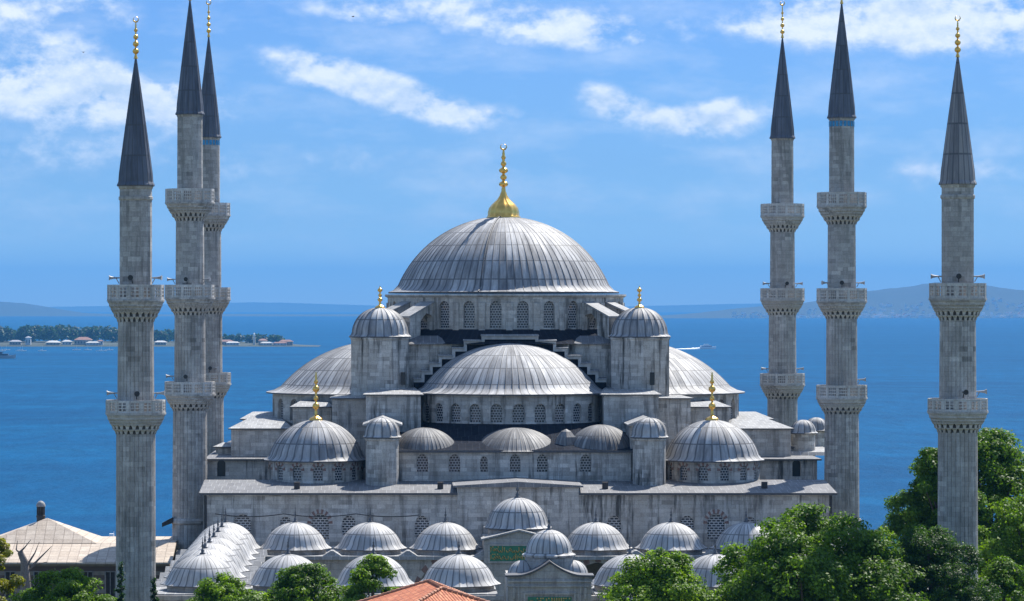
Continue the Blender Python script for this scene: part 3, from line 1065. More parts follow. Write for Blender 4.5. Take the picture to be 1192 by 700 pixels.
for i, (x, z) in enumerate(stp):
    for sg in ((-1, 1) if i else (0,)):
        if sg == 0:
            xa, xb = -x, x
        else:
            xa, xb = sorted((sg * prev, sg * x))
        # stone step edge
        mb.box(xa, xb, 349.2, 350.6, z - .42, z - .1, False)
        mcap.hexa([(xa - .06, 349.0, z - .1), (xb + .06, 349.0, z - .1), (xb + .06, 350.62, z - .1), (xa - .06, 350.62, z - .1),
                   (xa - .06, 349.0, z), (xb + .06, 349.0, z), (xb + .06, 350.62, z + .12), (xa - .06, 350.62, z + .12)])
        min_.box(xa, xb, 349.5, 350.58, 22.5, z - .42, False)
    prev = x
# vertical faces of the steps
for (xa, za), (xb, zb) in zip(stp, stp[1:]):
    for sg in (-1, 1):
        x0, x1 = sorted((sg * (xa - .32), sg * xa))
        mb.box(x0, x1, 349.197, 350.5, zb - .42, za - .42, False)
stepw = hp(mb, 'stepped_arch', M['step_stone'])
hp(mcap, 'step_cap', M['lead_pale'], stepw)
hp(min_, 'arch_face', M['lead_shade'], stepw)  # shade below the steps painted as dark lead

# main drum, flying buttresses, great dome
R0 = 12.75
mm = drum_map(0, 364.0, R0)
sp = 2 * pi * R0 / 28
mw = [dict(s=(i + .5) * sp, hw=.62, zs=29.75, zp=31.9, k=1.1) for i in range(-14, 14)]
mb = MB()
arched_wall(mb, mm, -pi * R0, pi * R0, 28.0, 33.3, mw, .5, .5)
mdrum = hp(mb, 'main_drum', M['ashlar'])
for w in mw:
    if abs(w['s']) < R0 * 1.75:
        window_panel(mm, w, M['lattice_fine'], mdrum, depth=.35, shift=HO)
# shallow pilasters between the windows
for i in range(-8, 9):
    mb = MB()
    a = i * sp / R0
    for q in (0,):
        r1 = R0 + .14
        w_ = .34
        t_ = (cos(a), sin(a))
        n_ = (sin(a), -cos(a))
        pts = []
        for z in (28.0, 32.4):
            for (du, dr) in ((-w_, .14), (w_, .14), (w_, -.1), (-w_, -.1)):
                pts.append((n_[0] * (R0 + dr) + t_[0] * du, 364 + n_[1] * (R0 + dr) + t_[1] * du, z))
        mb.hexa(pts)
    hp(mb, 'pilaster', M['ashlar'], mdrum)
mb = MB()
mb.lathe([(R0 + .02, 32.95), (R0 + .3, 33.1), (R0 + .3, 33.3)], 72, (0, 364.0))
hp(mb, 'drum_cornice', M['trimstone'], mdrum)
# lead apron round the foot of the drum
mb = MB()
mb.lathe([(15.6, 28.1), (14.2, 28.7), (R0 - .05, 29.65)], 60, (0, 364.0), smooth=True)
hp(mb, 'drum_apron', M['lead_shade'])  # shade band under the drum put into the apron colour
for a_ in (42, 58, 138, 122):
    for sg in (-1, 1):
        a = radians(a_) * sg
        n_, t_ = (sin(a), -cos(a)), (cos(a), sin(a))

        def PT(r, u, z):
            return (n_[0] * r + t_[0] * u, 364 + n_[1] * r + t_[1] * u, z)
        m_ = MB()
        hw_ = .78
        # pier end, arch and sloping top
        seg = [(12.3, 30.2), (13.0, 31.1), (13.8, 31.3), (14.6, 30.6), (14.9, 27.5)]
        top = [(12.3, 32.55), (13.0, 32.25), (13.8, 31.95), (14.6, 31.6), (14.9, 31.5)]
        for (ra, za), (rb, zb), (_, ta), (_, tb) in zip(seg, seg[1:], top, top[1:]):
            m_.hexa([PT(ra, -hw_, za), PT(rb, -hw_, zb), PT(rb, hw_, zb), PT(ra, hw_, za),
                     PT(ra, -hw_, ta), PT(rb, -hw_, tb), PT(rb, hw_, tb), PT(ra, hw_, ta)])
        m_.hexa([PT(14.9, -hw_, 26.5), PT(16.4, -hw_, 26.5), PT(16.4, hw_, 26.5), PT(14.9, hw_, 26.5),
                 PT(14.9, -hw_, 31.5), PT(16.4, -hw_, 30.9), PT(16.4, hw_, 30.9), PT(14.9, hw_, 31.5)])
        fb = hp(m_, 'flying_buttress', M['ashlar'])
        m_ = MB()
        e = .95
        m_.hexa([PT(12.3, -e, 32.55), PT(16.6, -e, 30.82), PT(16.6, e, 30.82), PT(12.3, e, 32.55),
                 PT(12.3, -e, 32.72), PT(16.6, -e, 31.0), PT(16.6, e, 31.0), PT(12.3, e, 32.72)])
        hp(m_, 'buttress_capping', M['lead_pale'], fb)
md = dome_part('main_dome', 11.55, 7.9, 84, (-.2, 364.0, 33.85), flare=1.08, eave=.28, lip=.16, ribh=.05, ribw=.06, steps=24)
m_ = MB()
add_finial(m_, 7.95, .19, 16, 5, True, (1.66, 2.85))
m_.build('finial', M['gold'], md, loc=(0, 0, 7.73))

m_ = MB()
th0 = radians(-90 - 14)
rho_ = (11.55 ** 2 + 7.9 ** 2) / (2 * 7.9)
pts_ = []
for i in range(15):
    q = math.acos((rho_ - 7.9) / rho_) * (1 - i / 15)
    r_ = rho_ * sin(q) + .10
    pts_.append((r_ * cos(th0), r_ * sin(th0), rho_ * cos(q) - (rho_ - 7.9) + .06))
pts_.insert(0, (12.5 * cos(th0), 12.5 * sin(th0), -.25))
m_.tube(pts_, [.085] * len(pts_), 6)
m_.build('dome_line', M['lead_dark'], md)  # thin dark tube down one meridian of the dome

# little roof turrets on the right
for (tx_, ty_, r_) in ((30.6, 350.5, 1.3), (32.9, 358.0, 1.3)):
    m_ = MB()
    m_.lathe([(r_ * .97, 16.4), (r_ * .97, 18.6), (r_ * 1.06, 18.7), (r_ * 1.06, 18.85)], 12, (tx_, ty_))
    b_ = hp(m_, 'roof_turret', M['ashlar'])
    m_ = MB()
    add_dome(m_, r_, 1.25, 12, flare=1.2, eave=.1, lip=.08, ribh=.05, steps=8)
    m_.build('turret_cap', [M['lead_dome'], M['lead_dark']], b_, loc=(tx_, ty_ - 360, 18.95))
mb = MB()
mb.hexa([(28.6, 347.5, 16.6), (33.6, 347.5, 16.6), (33.6, 360, 16.9), (28.6, 360, 16.9), (28.9, 347.8, 16.95), (33.3, 347.8, 16.95), (33.3, 360, 17.3), (28.9, 360, 17.3)])
hp(mb, 'turret_platform', M['lead_pale'])
# drain pipes at the corners of the facade
for sg in (-1, 1):
    mb = MB()
    mb.tube([(30.3 * sg, 325.75, 13.7), (30.3 * sg, 325.75, 0)], [.14, .14], 8)
    hp(mb, 'drain_pipe', M['speaker_dark'])


# ------------------------------------------------------------------ calligraphy strokes for inscription panels
def calligraphy(x0, x1, z0, z1, y, n, seed, rows_=2):
    """gilt strokes of a stacked thuluth inscription: uprights, bowls, loops and dots"""
    r = random.Random(seed)
    m_ = MB()
    h = (z1 - z0)
    rh = h / rows_
    w = .028 * h + .012
    for q in range(rows_):
        zb = z0 + rh * q + rh * .18
        x = x0 + .05
        while x < x1 - .12:
            k = r.random()
            L = rh * r.uniform(.55, .85)
            if k < .45:
                m_.tube([(x, y, zb + L * .95), (x + .01, y, zb + L * .4), (x - .02, y, zb)], [w, w * .9, w * .6], 4)
                x += rh * .26
            elif k < .8:
                b_ = rh * r.uniform(.3, .5)
                pts = [(x + b_ * (.5 - .5 * cos(t_)), y, zb + rh * .3 - rh * .28 * sin(t_)) for t_ in np.linspace(0, pi, 7)]
                m_.tube(pts, [w * .7, w, w * 1.1, w * 1.1, w, w * .9, w * .6], 4)
                x += b_ * .9
            else:
                b_ = rh * .16
                pts = [(x + b_ + b_ * cos(t_), y, zb + rh * .35 + b_ * sin(t_)) for t_ in np.linspace(0, 2 * pi, 8)]
                m_.tube(pts, [w * .9] * 8, 4)
                x += b_ * 2.3
            if r.random() < .4:
                m_.box(x - w, x + w, y - w, y + w, zb + rh * .66, zb + rh * .66 + 2 * w)
    return m_


# ------------------------------------------------------------------ courtyard: arcades with small domes
CX = 12.2
court = thing('courtyard_arcade', (CX, 300.0, 0), 'domed arcades round the mosque forecourt with rows of small lead domes', 'arcade')
CO = (0, 300.0, 0)


def cp(mb, name, mat, parent=None):
    return mb.build(name, mat, parent or court, shift=CO)


mb = MB()
add_dome(mb, 2.95, 2.1, 32, flare=1.17, eave=.34, lip=.07, ribh=.02, ribw=.04, steps=12, oct_=True)
cdome = mb.build('court_dome', [M['lead_court'], M['lead_dark']], court, loc=(0, 0, 9.35))
mb = MB()
mb.lathe([(3.12, -.95), (3.12, -.42)], 8, rot=pi / 8)
mb.build('dome_drum', M['trimstone'], cdome)
mb = MB()
mb.lathe([(.24, 0), (.24, .08), (.12, .13), (.15, .28), (.08, .38), (.045, .50), (.10, .60), (.10, .72), (.04, .84), (.075, .92), (.035, 1.04), (.015, 1.4)], 10, smooth=True)
mb.build('finial', M['grey_metal'], cdome, loc=(0, 0, 2.12))
spots = []
for k in range(-4, 5):
    if k:
        spots.append((7.09 * k, 279.0, 9.35))
for k in range(-3, 4):
    if k:
        spots.append((7.16 * k - .45, 320.3, 9.35))
for j in range(1, 7):
    spots.append((-28.55, 279.0 + 6.88 * j, 9.35))
    spots.append((28.4, 279.0 + 6.88 * j, 9.35))
cdome.location = (spots[0][0], spots[0][1] - 300, spots[0][2])
for sp_ in spots[1:]:
    copy_part(cdome, court, (sp_[0], sp_[1] - 300, sp_[2]))
# roofs of the four wings, laid as slabs round the open court
mb = MB()
Z0, Z1 = 8.15, 8.5
e1 = 32.4
mb.box(-e1, -4.0, 274.9, 283.1, Z0, Z1)
mb.box(4.0, e1, 274.9, 283.1, Z0, Z1)
mb.box(-e1, -24.6, 283.1, 316.4, Z0, Z1)
mb.box(24.6, e1, 283.1, 316.4, Z0, Z1)
mb.box(-e1, -3.9, 316.4, 325.9, Z0, Z1)
mb.box(2.9, e1, 316.4, 325.9, Z0, Z1)
cp(mb, 'arcade_roof', M['lead_pale'])
# little lead saddles shedding water between neighbouring domes
for j in range(0, 6):
    for sx in (-28.55, 28.4):
        yy = 279 + 6.88 * (j + .5)
        for o in (-3.35, 3.35):
            mb = MB()
            mb.hexa([(sx + o - .75, yy - .9, 8.5), (sx + o + .75, yy - .9, 8.5), (sx + o + .75, yy + .9, 8.5), (sx + o - .75, yy + .9, 8.5),
                     (sx + o - .7, yy - .1, 9.1), (sx + o + .7, yy - .1, 9.1), (sx + o + .7, yy + .1, 9.1), (sx + o - .7, yy + .1, 9.1)])
            cp(mb, 'roof_saddle', M['lead_pale'])
for k in range(-3, 3):
    xx = 7.16 * (k + .5) - .45
    if abs(xx) < 4:
        continue
    mb = MB()
    mb.hexa([(xx - .9, 316.4, 8.5), (xx + .9, 316.4, 8.5), (xx + .9, 318.0, 8.5), (xx - .9, 318.0, 8.5),
             (xx - .12, 316.5, 9.0), (xx + .12, 316.5, 9.0), (xx + .12, 318.2, 9.0), (xx - .12, 318.2, 9.0)])
    cp(mb, 'roof_saddle', M['lead_pale'])
# arcade walls towards the court
arc = []
for k in range(-4, 5):
    arc.append(dict(s=7.16 * k - .45, hw=2.75, zs=0.0, zp=4.6, k=1.2))
mb = MB()
pm = flat_map(316.8)
arched_wall(mb, pm, -24.6, -3.9, 0, 8.15, [w for w in arc if -24 < w['s'] < -4.5], .9)
cp(mb, 'arcade_wall', M['trimstone'])
mb = MB()
arched_wall(mb, pm, 2.9, 24.6, 0, 8.15, [w for w in arc if 4.5 < w['s'] < 24], .9)
aw = cp(mb, 'arcade_wall', M['trimstone'])
for w in arc:
    if 4.5 < abs(w['s']) < 24:
        mb = MB()
        add_voussoirs(mb, pm, w, 17, 1.16, .05)
        cp(mb, 'arch_ring', VOUS, aw)
for sg, x_ in ((1, -24.7), (-1, 24.7)):
    mb = MB()
    wl = [dict(s=sg * (282.6 + 6.88 * j), hw=2.6, zs=0, zp=4.6, k=1.2) for j in range(5)]
    lo_, hi_ = sorted((sg * 279.0, sg * 316.4))
    arched_wall(mb, side_map(x_, sg), lo_, hi_, 0, 8.15, wl, .8)
    cp(mb, 'arcade_wall', M['trimstone'])
# outer walls with a band of gallery openings under the eaves
mb = MB()
om = flat_map(275.2)
gal = [dict(s=s_, hw=.36, zs=5.9, zp=7.75, k=.6) for s_ in np.arange(-31.2, -4.2, 1.13)] + [dict(s=s_, hw=.36, zs=5.9, zp=7.75, k=.6) for s_ in np.arange(4.3, 31.6, 1.13)]
arched_wall(mb, om, -32.0, -3.5, 0, 8.15, [g for g in gal if g['s'] < 0], .45)
arched_wall(mb, om, 3.5, 32.0, 0, 8.15, [g for g in gal if g['s'] > 0], .45)
for sg in (-1, 1):
    mb.face([(sg * 32, 275.2, 0), (sg * 32, 326, 0), (sg * 32, 326, 8.15), (sg * 32, 275.2, 8.15)][::sg])
ow = cp(mb, 'outer_wall', M['trimstone'])
mb = MB()
mb.box(-32.6, -3.5, 274.6, 275.15, 7.98, 8.38)
cp(mb, 'eaves_cornice', M['trimstone'], ow)
mb = MB()
mb.box(3.5, 32.6, 274.6, 275.15, 7.98, 8.38)
cp(mb, 'eaves_cornice', M['trimstone'], ow)


# ------------------------------------------------------------------ the two portals
def pediment(cx, hw, z_sh, z_ap, n=9, ogee=True):
    top = []
    for i in range(n + 1):
        t_ = i / n
        f = (t_ ** 1.7 if ogee else t_)
        top.append((cx + hw * (1 - t_), z_sh + (z_ap - z_sh) * f))
    left = [(2 * cx - x, z) for x, z in reversed(top[:-1])]
    return top + left


# hall portal, at the head of the court (fixed to the hall's portico)
px_ = 11.45 - CX
mb = MB()
poly = [(px_ - 3.3, 0), (px_ + 3.3, 0)] + pediment(px_, 3.3, 10.0, 10.85, 6, False)
mb.prism(poly, 316.2, 318.0)
mb.box(px_ - 3.28, px_ + 3.28, 318.0, 325.6, 0, 10.0, False)
hp_w = cp(mb, 'hall_portal', M['trimstone'])
mb = MB()
ed = pediment(px_, 3.55, 10.0, 10.88, 6, False)
for (xa, za), (xb, zb) in zip(ed, ed[1:]):
    mb.hexa([(xb, 315.9, zb), (xa, 315.9, za), (xa, 318.2, za), (xb, 318.2, zb), (xb, 315.9, zb + .16), (xa, 315.9, za + .16), (xa, 318.2, za + .16), (xb, 318.2, zb + .16)])
cp(mb, 'pediment_coping', M['lead_pale'], hp_w)
mb = MB()
mb.box(px_ - 2.75, px_ + 2.75, 316.12, 316.25, 8.05, 9.5)
ip = cp(mb, 'inscription_panel', M['green_panel'], hp_w)
mb = MB()
for bx in ((px_ - 2.95, px_ + 2.95, 9.5, 9.68), (px_ - 2.95, px_ + 2.95, 7.87, 8.05), (px_ - 2.95, px_ - 2.75, 8.05, 9.5), (px_ + 2.75, px_ + 2.95, 8.05, 9.5)):
    mb.box(bx[0], bx[1], 316.06, 316.25, bx[2], bx[3])
cp(mb, 'panel_frame', M['trimstone'], hp_w)
hp_w_cal = calligraphy(px_ - 2.7, px_ + 2.7, 8.08, 9.46, 316.10, 40, 3, 2)
cp(hp_w_cal, 'gilt_lettering', M['gold_paint'], hp_w)
mb = MB()
mb.lathe([(3.0, 9.9), (3.0, 10.85)], 8, (px_, 320.3), rot=pi / 8)
cp(mb, 'portal_drum', M['trimstone'], hp_w)
mb = MB()
add_dome(mb, 2.9, 2.6, 26, flare=1.12, eave=.2, lip=.1, ribh=.05, ribw=.07, steps=12)
pd = mb.build('portal_dome', [M['lead_court'], M['lead_dark']], court, loc=(px_, 20.3, 11.2))
mb = MB()
mb.lathe([(.30, 0), (.30, .10), (.16, .16), (.20, .34), (.11, .46), (.06, .60), (.14, .72), (.14, .86), (.05, 1.0), (.02, 1.45)], 10, smooth=True)
mb.build('finial', M['grey_metal'], pd, loc=(0, 0, 2.57))

# outer gate in the middle of the front
gate = thing('gateway', (CX, 271.0, 0), 'tall carved stone gateway with ogee pediment and small dome in front of the arcade', 'gateway')
GO = (0, 271.0, 0)


def gp(mb, name, mat, parent=None):
    return mb.build(name, mat, parent or gate, shift=GO)


mb = MB()
hwg = 3.35
poly = [(-hwg, 0), (hwg, 0), (hwg, 10.35)] + pediment(0, 2.55, 10.35, 11.45, 9) + [(-hwg, 10.35)]
mb.prism(poly, 269.2, 271.0)
mb.box(-hwg + .02, hwg - .02, 271.0, 276.5, 0, 10.3, False)
gb_ = gp(mb, 'gate_block', M['trimstone'])
mb = MB()
cop = [(hwg + .2, 10.35)] + pediment(0, 2.55, 10.37, 11.5, 9) + [(-hwg - .2, 10.35)]
for (xa, za), (xb, zb) in zip(cop, cop[1:]):
    mb.hexa([(xb, 268.95, zb), (xa, 268.95, za), (xa, 271.2, za), (xb, 271.2, zb), (xb, 268.95, zb + .15), (xa, 268.95, za + .15), (xa, 271.2, za + .15), (xb, 271.2, zb + .15)])
gp(mb, 'pediment_coping', M['lead_dark'], gb_)
mb = MB()
for zc in (9.95, 9.55):
    mb.box(-hwg - .08, hwg + .08, 269.02, 269.3, zc, zc + .12)
for x_ in (-2.55, 2.43):
    mb.box(x_, x_ + .12, 269.08, 269.3, 0, 9.54)
for bx in ((-2.1, 2.1, 8.95, 9.1), (-2.1, -1.95, 0, 8.95), (1.95, 2.1, 0, 8.95)):
    mb.box(bx[0], bx[1], 269.04, 269.3, bx[2], bx[3])
for x_ in (-2.95, 2.75):
    mb.box(x_, x_ + .2, 269.0, 269.3, 8.6, 9.5)
gp(mb, 'gate_moulding', M['trimstone'], gb_)
mb = MB()
mb.box(-1.75, 1.75, 269.1, 269.3, 7.2, 8.75)
gp(mb, 'inscription_panel', M['green_panel'], gb_)
gp(calligraphy(-1.7, 1.7, 7.25, 8.7, 269.08, 30, 11, 2), 'gilt_lettering', M['gold_paint'], gb_)
mb = MB()
mb.lathe([(1.95, 9.9), (1.95, 11.75), (2.08, 11.85)], 16, (0.1, 272.8), smooth=False)
gd = gp(mb, 'gate_drum', M['trimstone'])
mb = MB()
N = 96
rows = [[((r + .07 * abs(cos(16 * pi * 2 * j / N)) * f) * cos(2 * pi * j / N), (r + .07 * abs(cos(16 * pi * 2 * j / N)) * f) * sin(2 * pi * j / N), z) for j in range(N)]
        for r, z, f in ((1.95, -.30, 0), (2.06, -.26, 1), (2.12, -.10, 1), (1.9, .05, 0))]
mb.grid(rows, [[(j * .13, i * .15) for j in range(N + 1)] for i in range(4)], False, True)
mb.build('scalloped_eave', M['lead_court'], gd, loc=(0.1, 1.8, 12.0))
mb = MB()
add_dome(mb, 1.85, 1.8, 20, flare=1.02, eave=.02, lip=.02, ribh=.035, ribw=.05, steps=12)
gdm = mb.build('gate_dome', [M['lead_court'], M['lead_dark']], gate, loc=(0.1, 1.8, 12.1))
mb = MB()
mb.lathe([(.22, 0), (.22, .08), (.12, .14), (.15, .30), (.08, .40), (.05, .50), (.11, .62), (.11, .74), (.04, .85), (.02, 1.35)], 10, smooth=True)
mb.build('finial', M['grey_metal'], gdm, loc=(0, 0, 1.78))
for sg in (-1, 1):
    mb = MB()
    add_dome(mb, 1.25, 1.15, 12, flare=1.05, eave=.05, lip=.05, ribh=.035, ribw=.05, steps=8)
    mb.build('quarter_dome', [M['lead_court'], M['lead_dark']], gate, loc=(2.0 * sg, 1.6, 10.3))


# ------------------------------------------------------------------ minarets
def fluted(mb, r0, z0, r1, z1, n=28):
    """shaft with shallow flutes"""
    per = [(0.0, .970), (.08, .998), (.5, 1.006), (.91, .998)]
    an, k = [], []
    for i in range(n):
        for a, q in per:
            an.append(2 * pi * (i + a) / n)
            k.append(q)
    rows = [[(r * q * cos(a), r * q * sin(a), z) for a, q in zip(an, k)] for r, z in ((r0, z0), (r1, z1))]
    uvs = [[(a * r0 * 1.0, z) for a in an + [2 * pi]] for z in (z0, z1)]
    mb.grid(rows, uvs, False, True)


def plain_shaft(mb, r0, z0, r1, z1, n=16):
    mb.lathe([(r0, z0), (r1, z1)], n, smooth=False)


def muqarnas(mb, rs, Rb, z0, z1, n=22):
    """corbelled underside of a balcony: two rows of tall niches, then plain mouldings"""
    H = z1 - z0
    z, r = z0, rs + .01
    for i, (fh, fr_) in enumerate(((.27, .30), (.25, .28), (.16, .14), (.16, .16), (.16, .12))):
        h, rb = H * fh, r + (Rb - rs) * fr_
        if i > 1:
            mb.lathe([(r, z), (r + (rb - r) * .3, z + h * .45), (rb, z + h * .6), (rb, z + h), (r, z + h)], 44)
            # small dentils under the moulding
            for k in range(n * 2 if i < 4 else 0):
                a = 2 * pi * (k + .5 * (i % 2)) / (n * 2)
                w_ = .28 * 2 * pi / (n * 2)
                q = [(rr * cos(a + s_ * w_), rr * sin(a + s_ * w_), zq) for rr, zq in ((r + .02, z), (rb, z + h * .6)) for s_ in (-1, 1)]
                mb.face([q[0], q[1], q[3], q[2]])
            z, r = z + h, rb
            continue
        zc = z + h * .86
        mb.lathe([(r - .02, z), (r + (rb - r) * .10, zc)], 44, mi=1)  # niche backs take the material with recess shade in its colour
        mb.lathe([(r, zc), (rb, zc), (rb, z + h), (r, z + h)], 44, mi=0)
        for k in range(n):
            a = 2 * pi * (k + (.5 if i % 2 else 0)) / n

            def P(rr, da, zq):
                return (rr * cos(a + da), rr * sin(a + da), zq)
            wt_, wm_, wb_ = .44 * 2 * pi / n, .27 * 2 * pi / n, .20 * 2 * pi / n
            zb_ = z - (h * .12 if i else 0)
            zm = z + h * .55
            rm = r + (rb - r) * .45
            lo_ = [P(r + .05, -wb_, zb_), P(r + .05, wb_, zb_)]
            mi_ = [P(rm, -wm_, zm), P(rm, wm_, zm)]
            up_ = [P(rb, -wt_, zc), P(rb, wt_, zc)]
            il, im_, iu = [P(r - .03, s_ * wb_, zb_) for s_ in (-1, 1)], [P(r - .03, s_ * wm_, zm) for s_ in (-1, 1)], [P(r - .03, s_ * wt_, zc) for s_ in (-1, 1)]
            mb.face([lo_[0], lo_[1], mi_[1], mi_[0]])
            mb.face([mi_[0], mi_[1], up_[1], up_[0]])
            for s_ in (0, 1):
                for A, B, C, Dd in ((lo_, mi_, im_, il), (mi_, up_, iu, im_)):
                    q = [A[s_], B[s_], C[s_], Dd[s_]]
                    mb.face(q if s_ else q[::-1])
            mb.face([il[0], il[1], lo_[1], lo_[0]])
        z, r = z + h, rb


def balustrade(mb, R, z0, z1, panels=14, cols=3, rws=3, t=.11):
    H = z1 - z0
    P_ = 2 * pi * R / panels
    post = .22
    hole = (P_ - post) / (cols * 1.0) * .64
    bar = (P_ - post - hole * cols) / (cols + 1)
    s_c = [(post, 0)]
    for c in range(cols):
        s_c += [(bar, 0), (hole, 1)]
    s_c += [(bar, 0)]
    base, cap = H * .16, H * .12
    hz_ = (H - base - cap) / rws
    z_c = [(base, 0)]
    for r in range(rws):
        z_c += [(hz_ * .70, 1), (hz_ * .30, 0)]
    z_c += [(cap, 0)]
    z = z0
    for dz_, zh in z_c:
        s = 0.0
        for p in range(panels):
            for di, (ds_, sh) in enumerate(s_c):
                if not (zh and sh):
                    ro = R + (.05 if di == 0 else 0)
                    a, b = s / R, (s + ds_) / R
                    def Q(r, an, zz):
                        return (r * cos(an), r * sin(an), zz)
                    p8 = [Q(ro, a, z), Q(ro, b, z), Q(R - t, b, z), Q(R - t, a, z), Q(ro, a, z + dz_), Q(ro, b, z + dz_), Q(R - t, b, z + dz_), Q(R - t, a, z + dz_)]
                    mb.face([p8[i] for i in (0, 1, 5, 4)], [(s, z), (s + ds_, z), (s + ds_, z + dz_), (s, z + dz_)])
                    mb.face([p8[i] for i in (2, 3, 7, 6)])
                    if zh or di == 0:
                        mb.face([p8[i] for i in (1, 2, 6, 5)])
                        mb.face([p8[i] for i in (3, 0, 4, 7)])
                    if sh or dz_ in (cap,):
                        mb.face([p8[i] for i in (4, 5, 6, 7)])
                        mb.face([p8[i] for i in (3, 2, 1, 0)])
                s += ds_
        z += dz_


def horn(mb, a, r, z, L=.55):
    """horn loudspeaker on a bracket, pointing out along bearing a"""
    d = np.array((cos(a), sin(a), 0.0))
    o = np.array((0, 0, z)) + d * r
    mb.tube([o, o + d * .3, o + d * (.3 + L * .35), o + d * (.3 + L * .8), o + d * (.3 + L)], [.05, .07, .09, .14, .22], 10)
    mb.tube([o + d * .05 + np.array((0, 0, -.45)), o + d * .3], [.04, .04], 5)


mseed = [0]


def minaret(x, y, kind, label, dz=0.0, tiles=False, spire='lead_spire', shaft='shaft', speakers=(), solid=False):
    dz += .65
    root = thing('minaret', (x, y, 0), label, 'minaret', 'minarets of the mosque', rotz=mseed[0] * .41)
    mseed[0] += 1
    rz = root.rotation_euler[2]
    if kind == 'hall':
        base_r, rings = 1.84, [
            # corbel foot, floor, rail top, balcony radius, shaft radius under, shaft radius over
            (20.8, 22.35, 23.75, 2.52, 1.70, 1.58),
            (30.45, 32.1, 33.55, 2.48, 1.54, 1.46),
            (40.0, 41.75, 43.25, 2.45, 1.42, 1.30)]
        top, sr = 50.75, 1.27
        tip, fin = 62.5, 4.2
    else:
        base_r, rings = 1.62, [
            (21.1, 22.7, 23.85, 2.36, 1.56, 1.47),
            (30.1, 31.75, 33.1, 2.24, 1.42, 1.30)]
        top, sr = 41.0, 1.30
        tip, fin = 51.4, 3.3
    fn = fluted
    mb = MB()
    z, r = 0.0, base_r
    segs = []
    for (c0, c1, c2, Rb, ru, ro) in rings:
        segs.append((r, z, ru, c0 + dz))
        z, r = c1 + dz, ro
    segs.append((r, z, sr, top + dz))
    for i, (ra, za, rb, zb) in enumerate(segs):
        (fn if i < 2 else plain_shaft)(mb, ra, za, rb, zb + .05)
    if kind == 'hall':
        mb.lathe([(base_r, 10.0), (base_r + .16, 10.15), (base_r + .16, 10.4), (base_r, 10.6)], 24)
    st_ = mb.build('shaft', M[shaft], root)
    for (c0, c1, c2, Rb, ru, ro) in rings:
        mb = MB()
        muqarnas(mb, ru, Rb, c0 + dz, c1 + dz)
        mb.lathe([(ru * .9, c1 + dz - .001), (Rb + .08, c1 + dz), (Rb + .08, c1 + dz + .16), (ro * .9, c1 + dz + .17)], 40)
        bal = mb.build('balcony', [M['trimstone'], M['soot_niche_shade']], root)
        mb = MB()
        balustrade(mb, Rb, c1 + dz + .16, c2 + dz, 14, 4 if kind == 'hall' else 2, 3)
        mb.build('balustrade', M['rail_stone'], bal)
    # cornice below the spire
    mb = MB()
    if kind == 'court':
        mb.lathe([(sr * 1.0, top + dz - 1.15), (sr * 1.06, top + dz - 1.05), (sr * 1.06, top + dz - .85), (sr * 1.01, top + dz - .8)], 24)
        mb.lathe([(sr * 1.0, top + dz - .25), (sr * 1.07, top + dz - .12), (sr * 1.07, top + dz)], 24)
    else:
        mb.lathe([(sr * 1.0, top + dz - .22), (sr * 1.06, top + dz - .12), (sr * 1.06, top + dz)], 24)
    mb.build('cornice', M['trimstone'], root)
    if tiles:
        mb = MB()
        for k in range(20):
            a0_, a1_ = 2 * pi * (k + .12) / 20, 2 * pi * (k + .88) / 20
            rr = sr + .03
            mb.face([(rr * cos(a0_), rr * sin(a0_), top + dz - .85), (rr * cos(a1_), rr * sin(a1_), top + dz - .85), (rr * cos(a1_), rr * sin(a1_), top + dz - .3), (rr * cos(a0_), rr * sin(a0_), top + dz - .3)])
        mb.build('tile_band', M['blue_tile'], root)
    # lead spire with seams
    mb = MB()
    nr = 18
    n = nr * 4
    H = tip - top
    prof = [(sr * 1.13, 0), (sr * 1.15, .06), (sr * 1.13, .16), (sr * 1.06, .35)]
    for i in range(1, 15):
        t_ = i / 14
        prof.append((sr * 1.05 * (1 - t_) ** .97 + .055, .35 + (H - .35) * t_))
    rows, uvs = [], []
    for r, zz in prof:
        rows.append([((r + (.035 * min(1, r / sr * 1.4) if j % 4 == 0 else 0)) * cos(2 * pi * (j if j % 4 else j) / n),
                      (r + (.035 * min(1, r / sr * 1.4) if j % 4 == 0 else 0)) * sin(2 * pi * j / n), top + dz + zz) for j in range(n)])
        uvs.append([(j / 4, zz) for j in range(n + 1)])
    mb.grid(rows, uvs, False, True)
    mb.lathe([(sr * .9, top + dz - .001), (sr * 1.13, top + dz)], 24)
    sp_ = mb.build('spire', M[spire], root)
    mb = MB()
    add_finial(mb, fin, .085, 10, 4, True)
    mb.build('finial', M['gold'], sp_, loc=(0, 0, tip + dz - .15), rotz=-rz)
    for (lvl, ang) in speakers:
        c0, c1, c2, Rb, ru, ro = rings[lvl]
        mb = MB()
        horn(mb, radians(ang) - rz, ro, c2 + dz + .55)
        mb.build('loudspeaker', M['speaker'] if ang not in (-97, -83) else M['speaker_dark'], root)
    return root


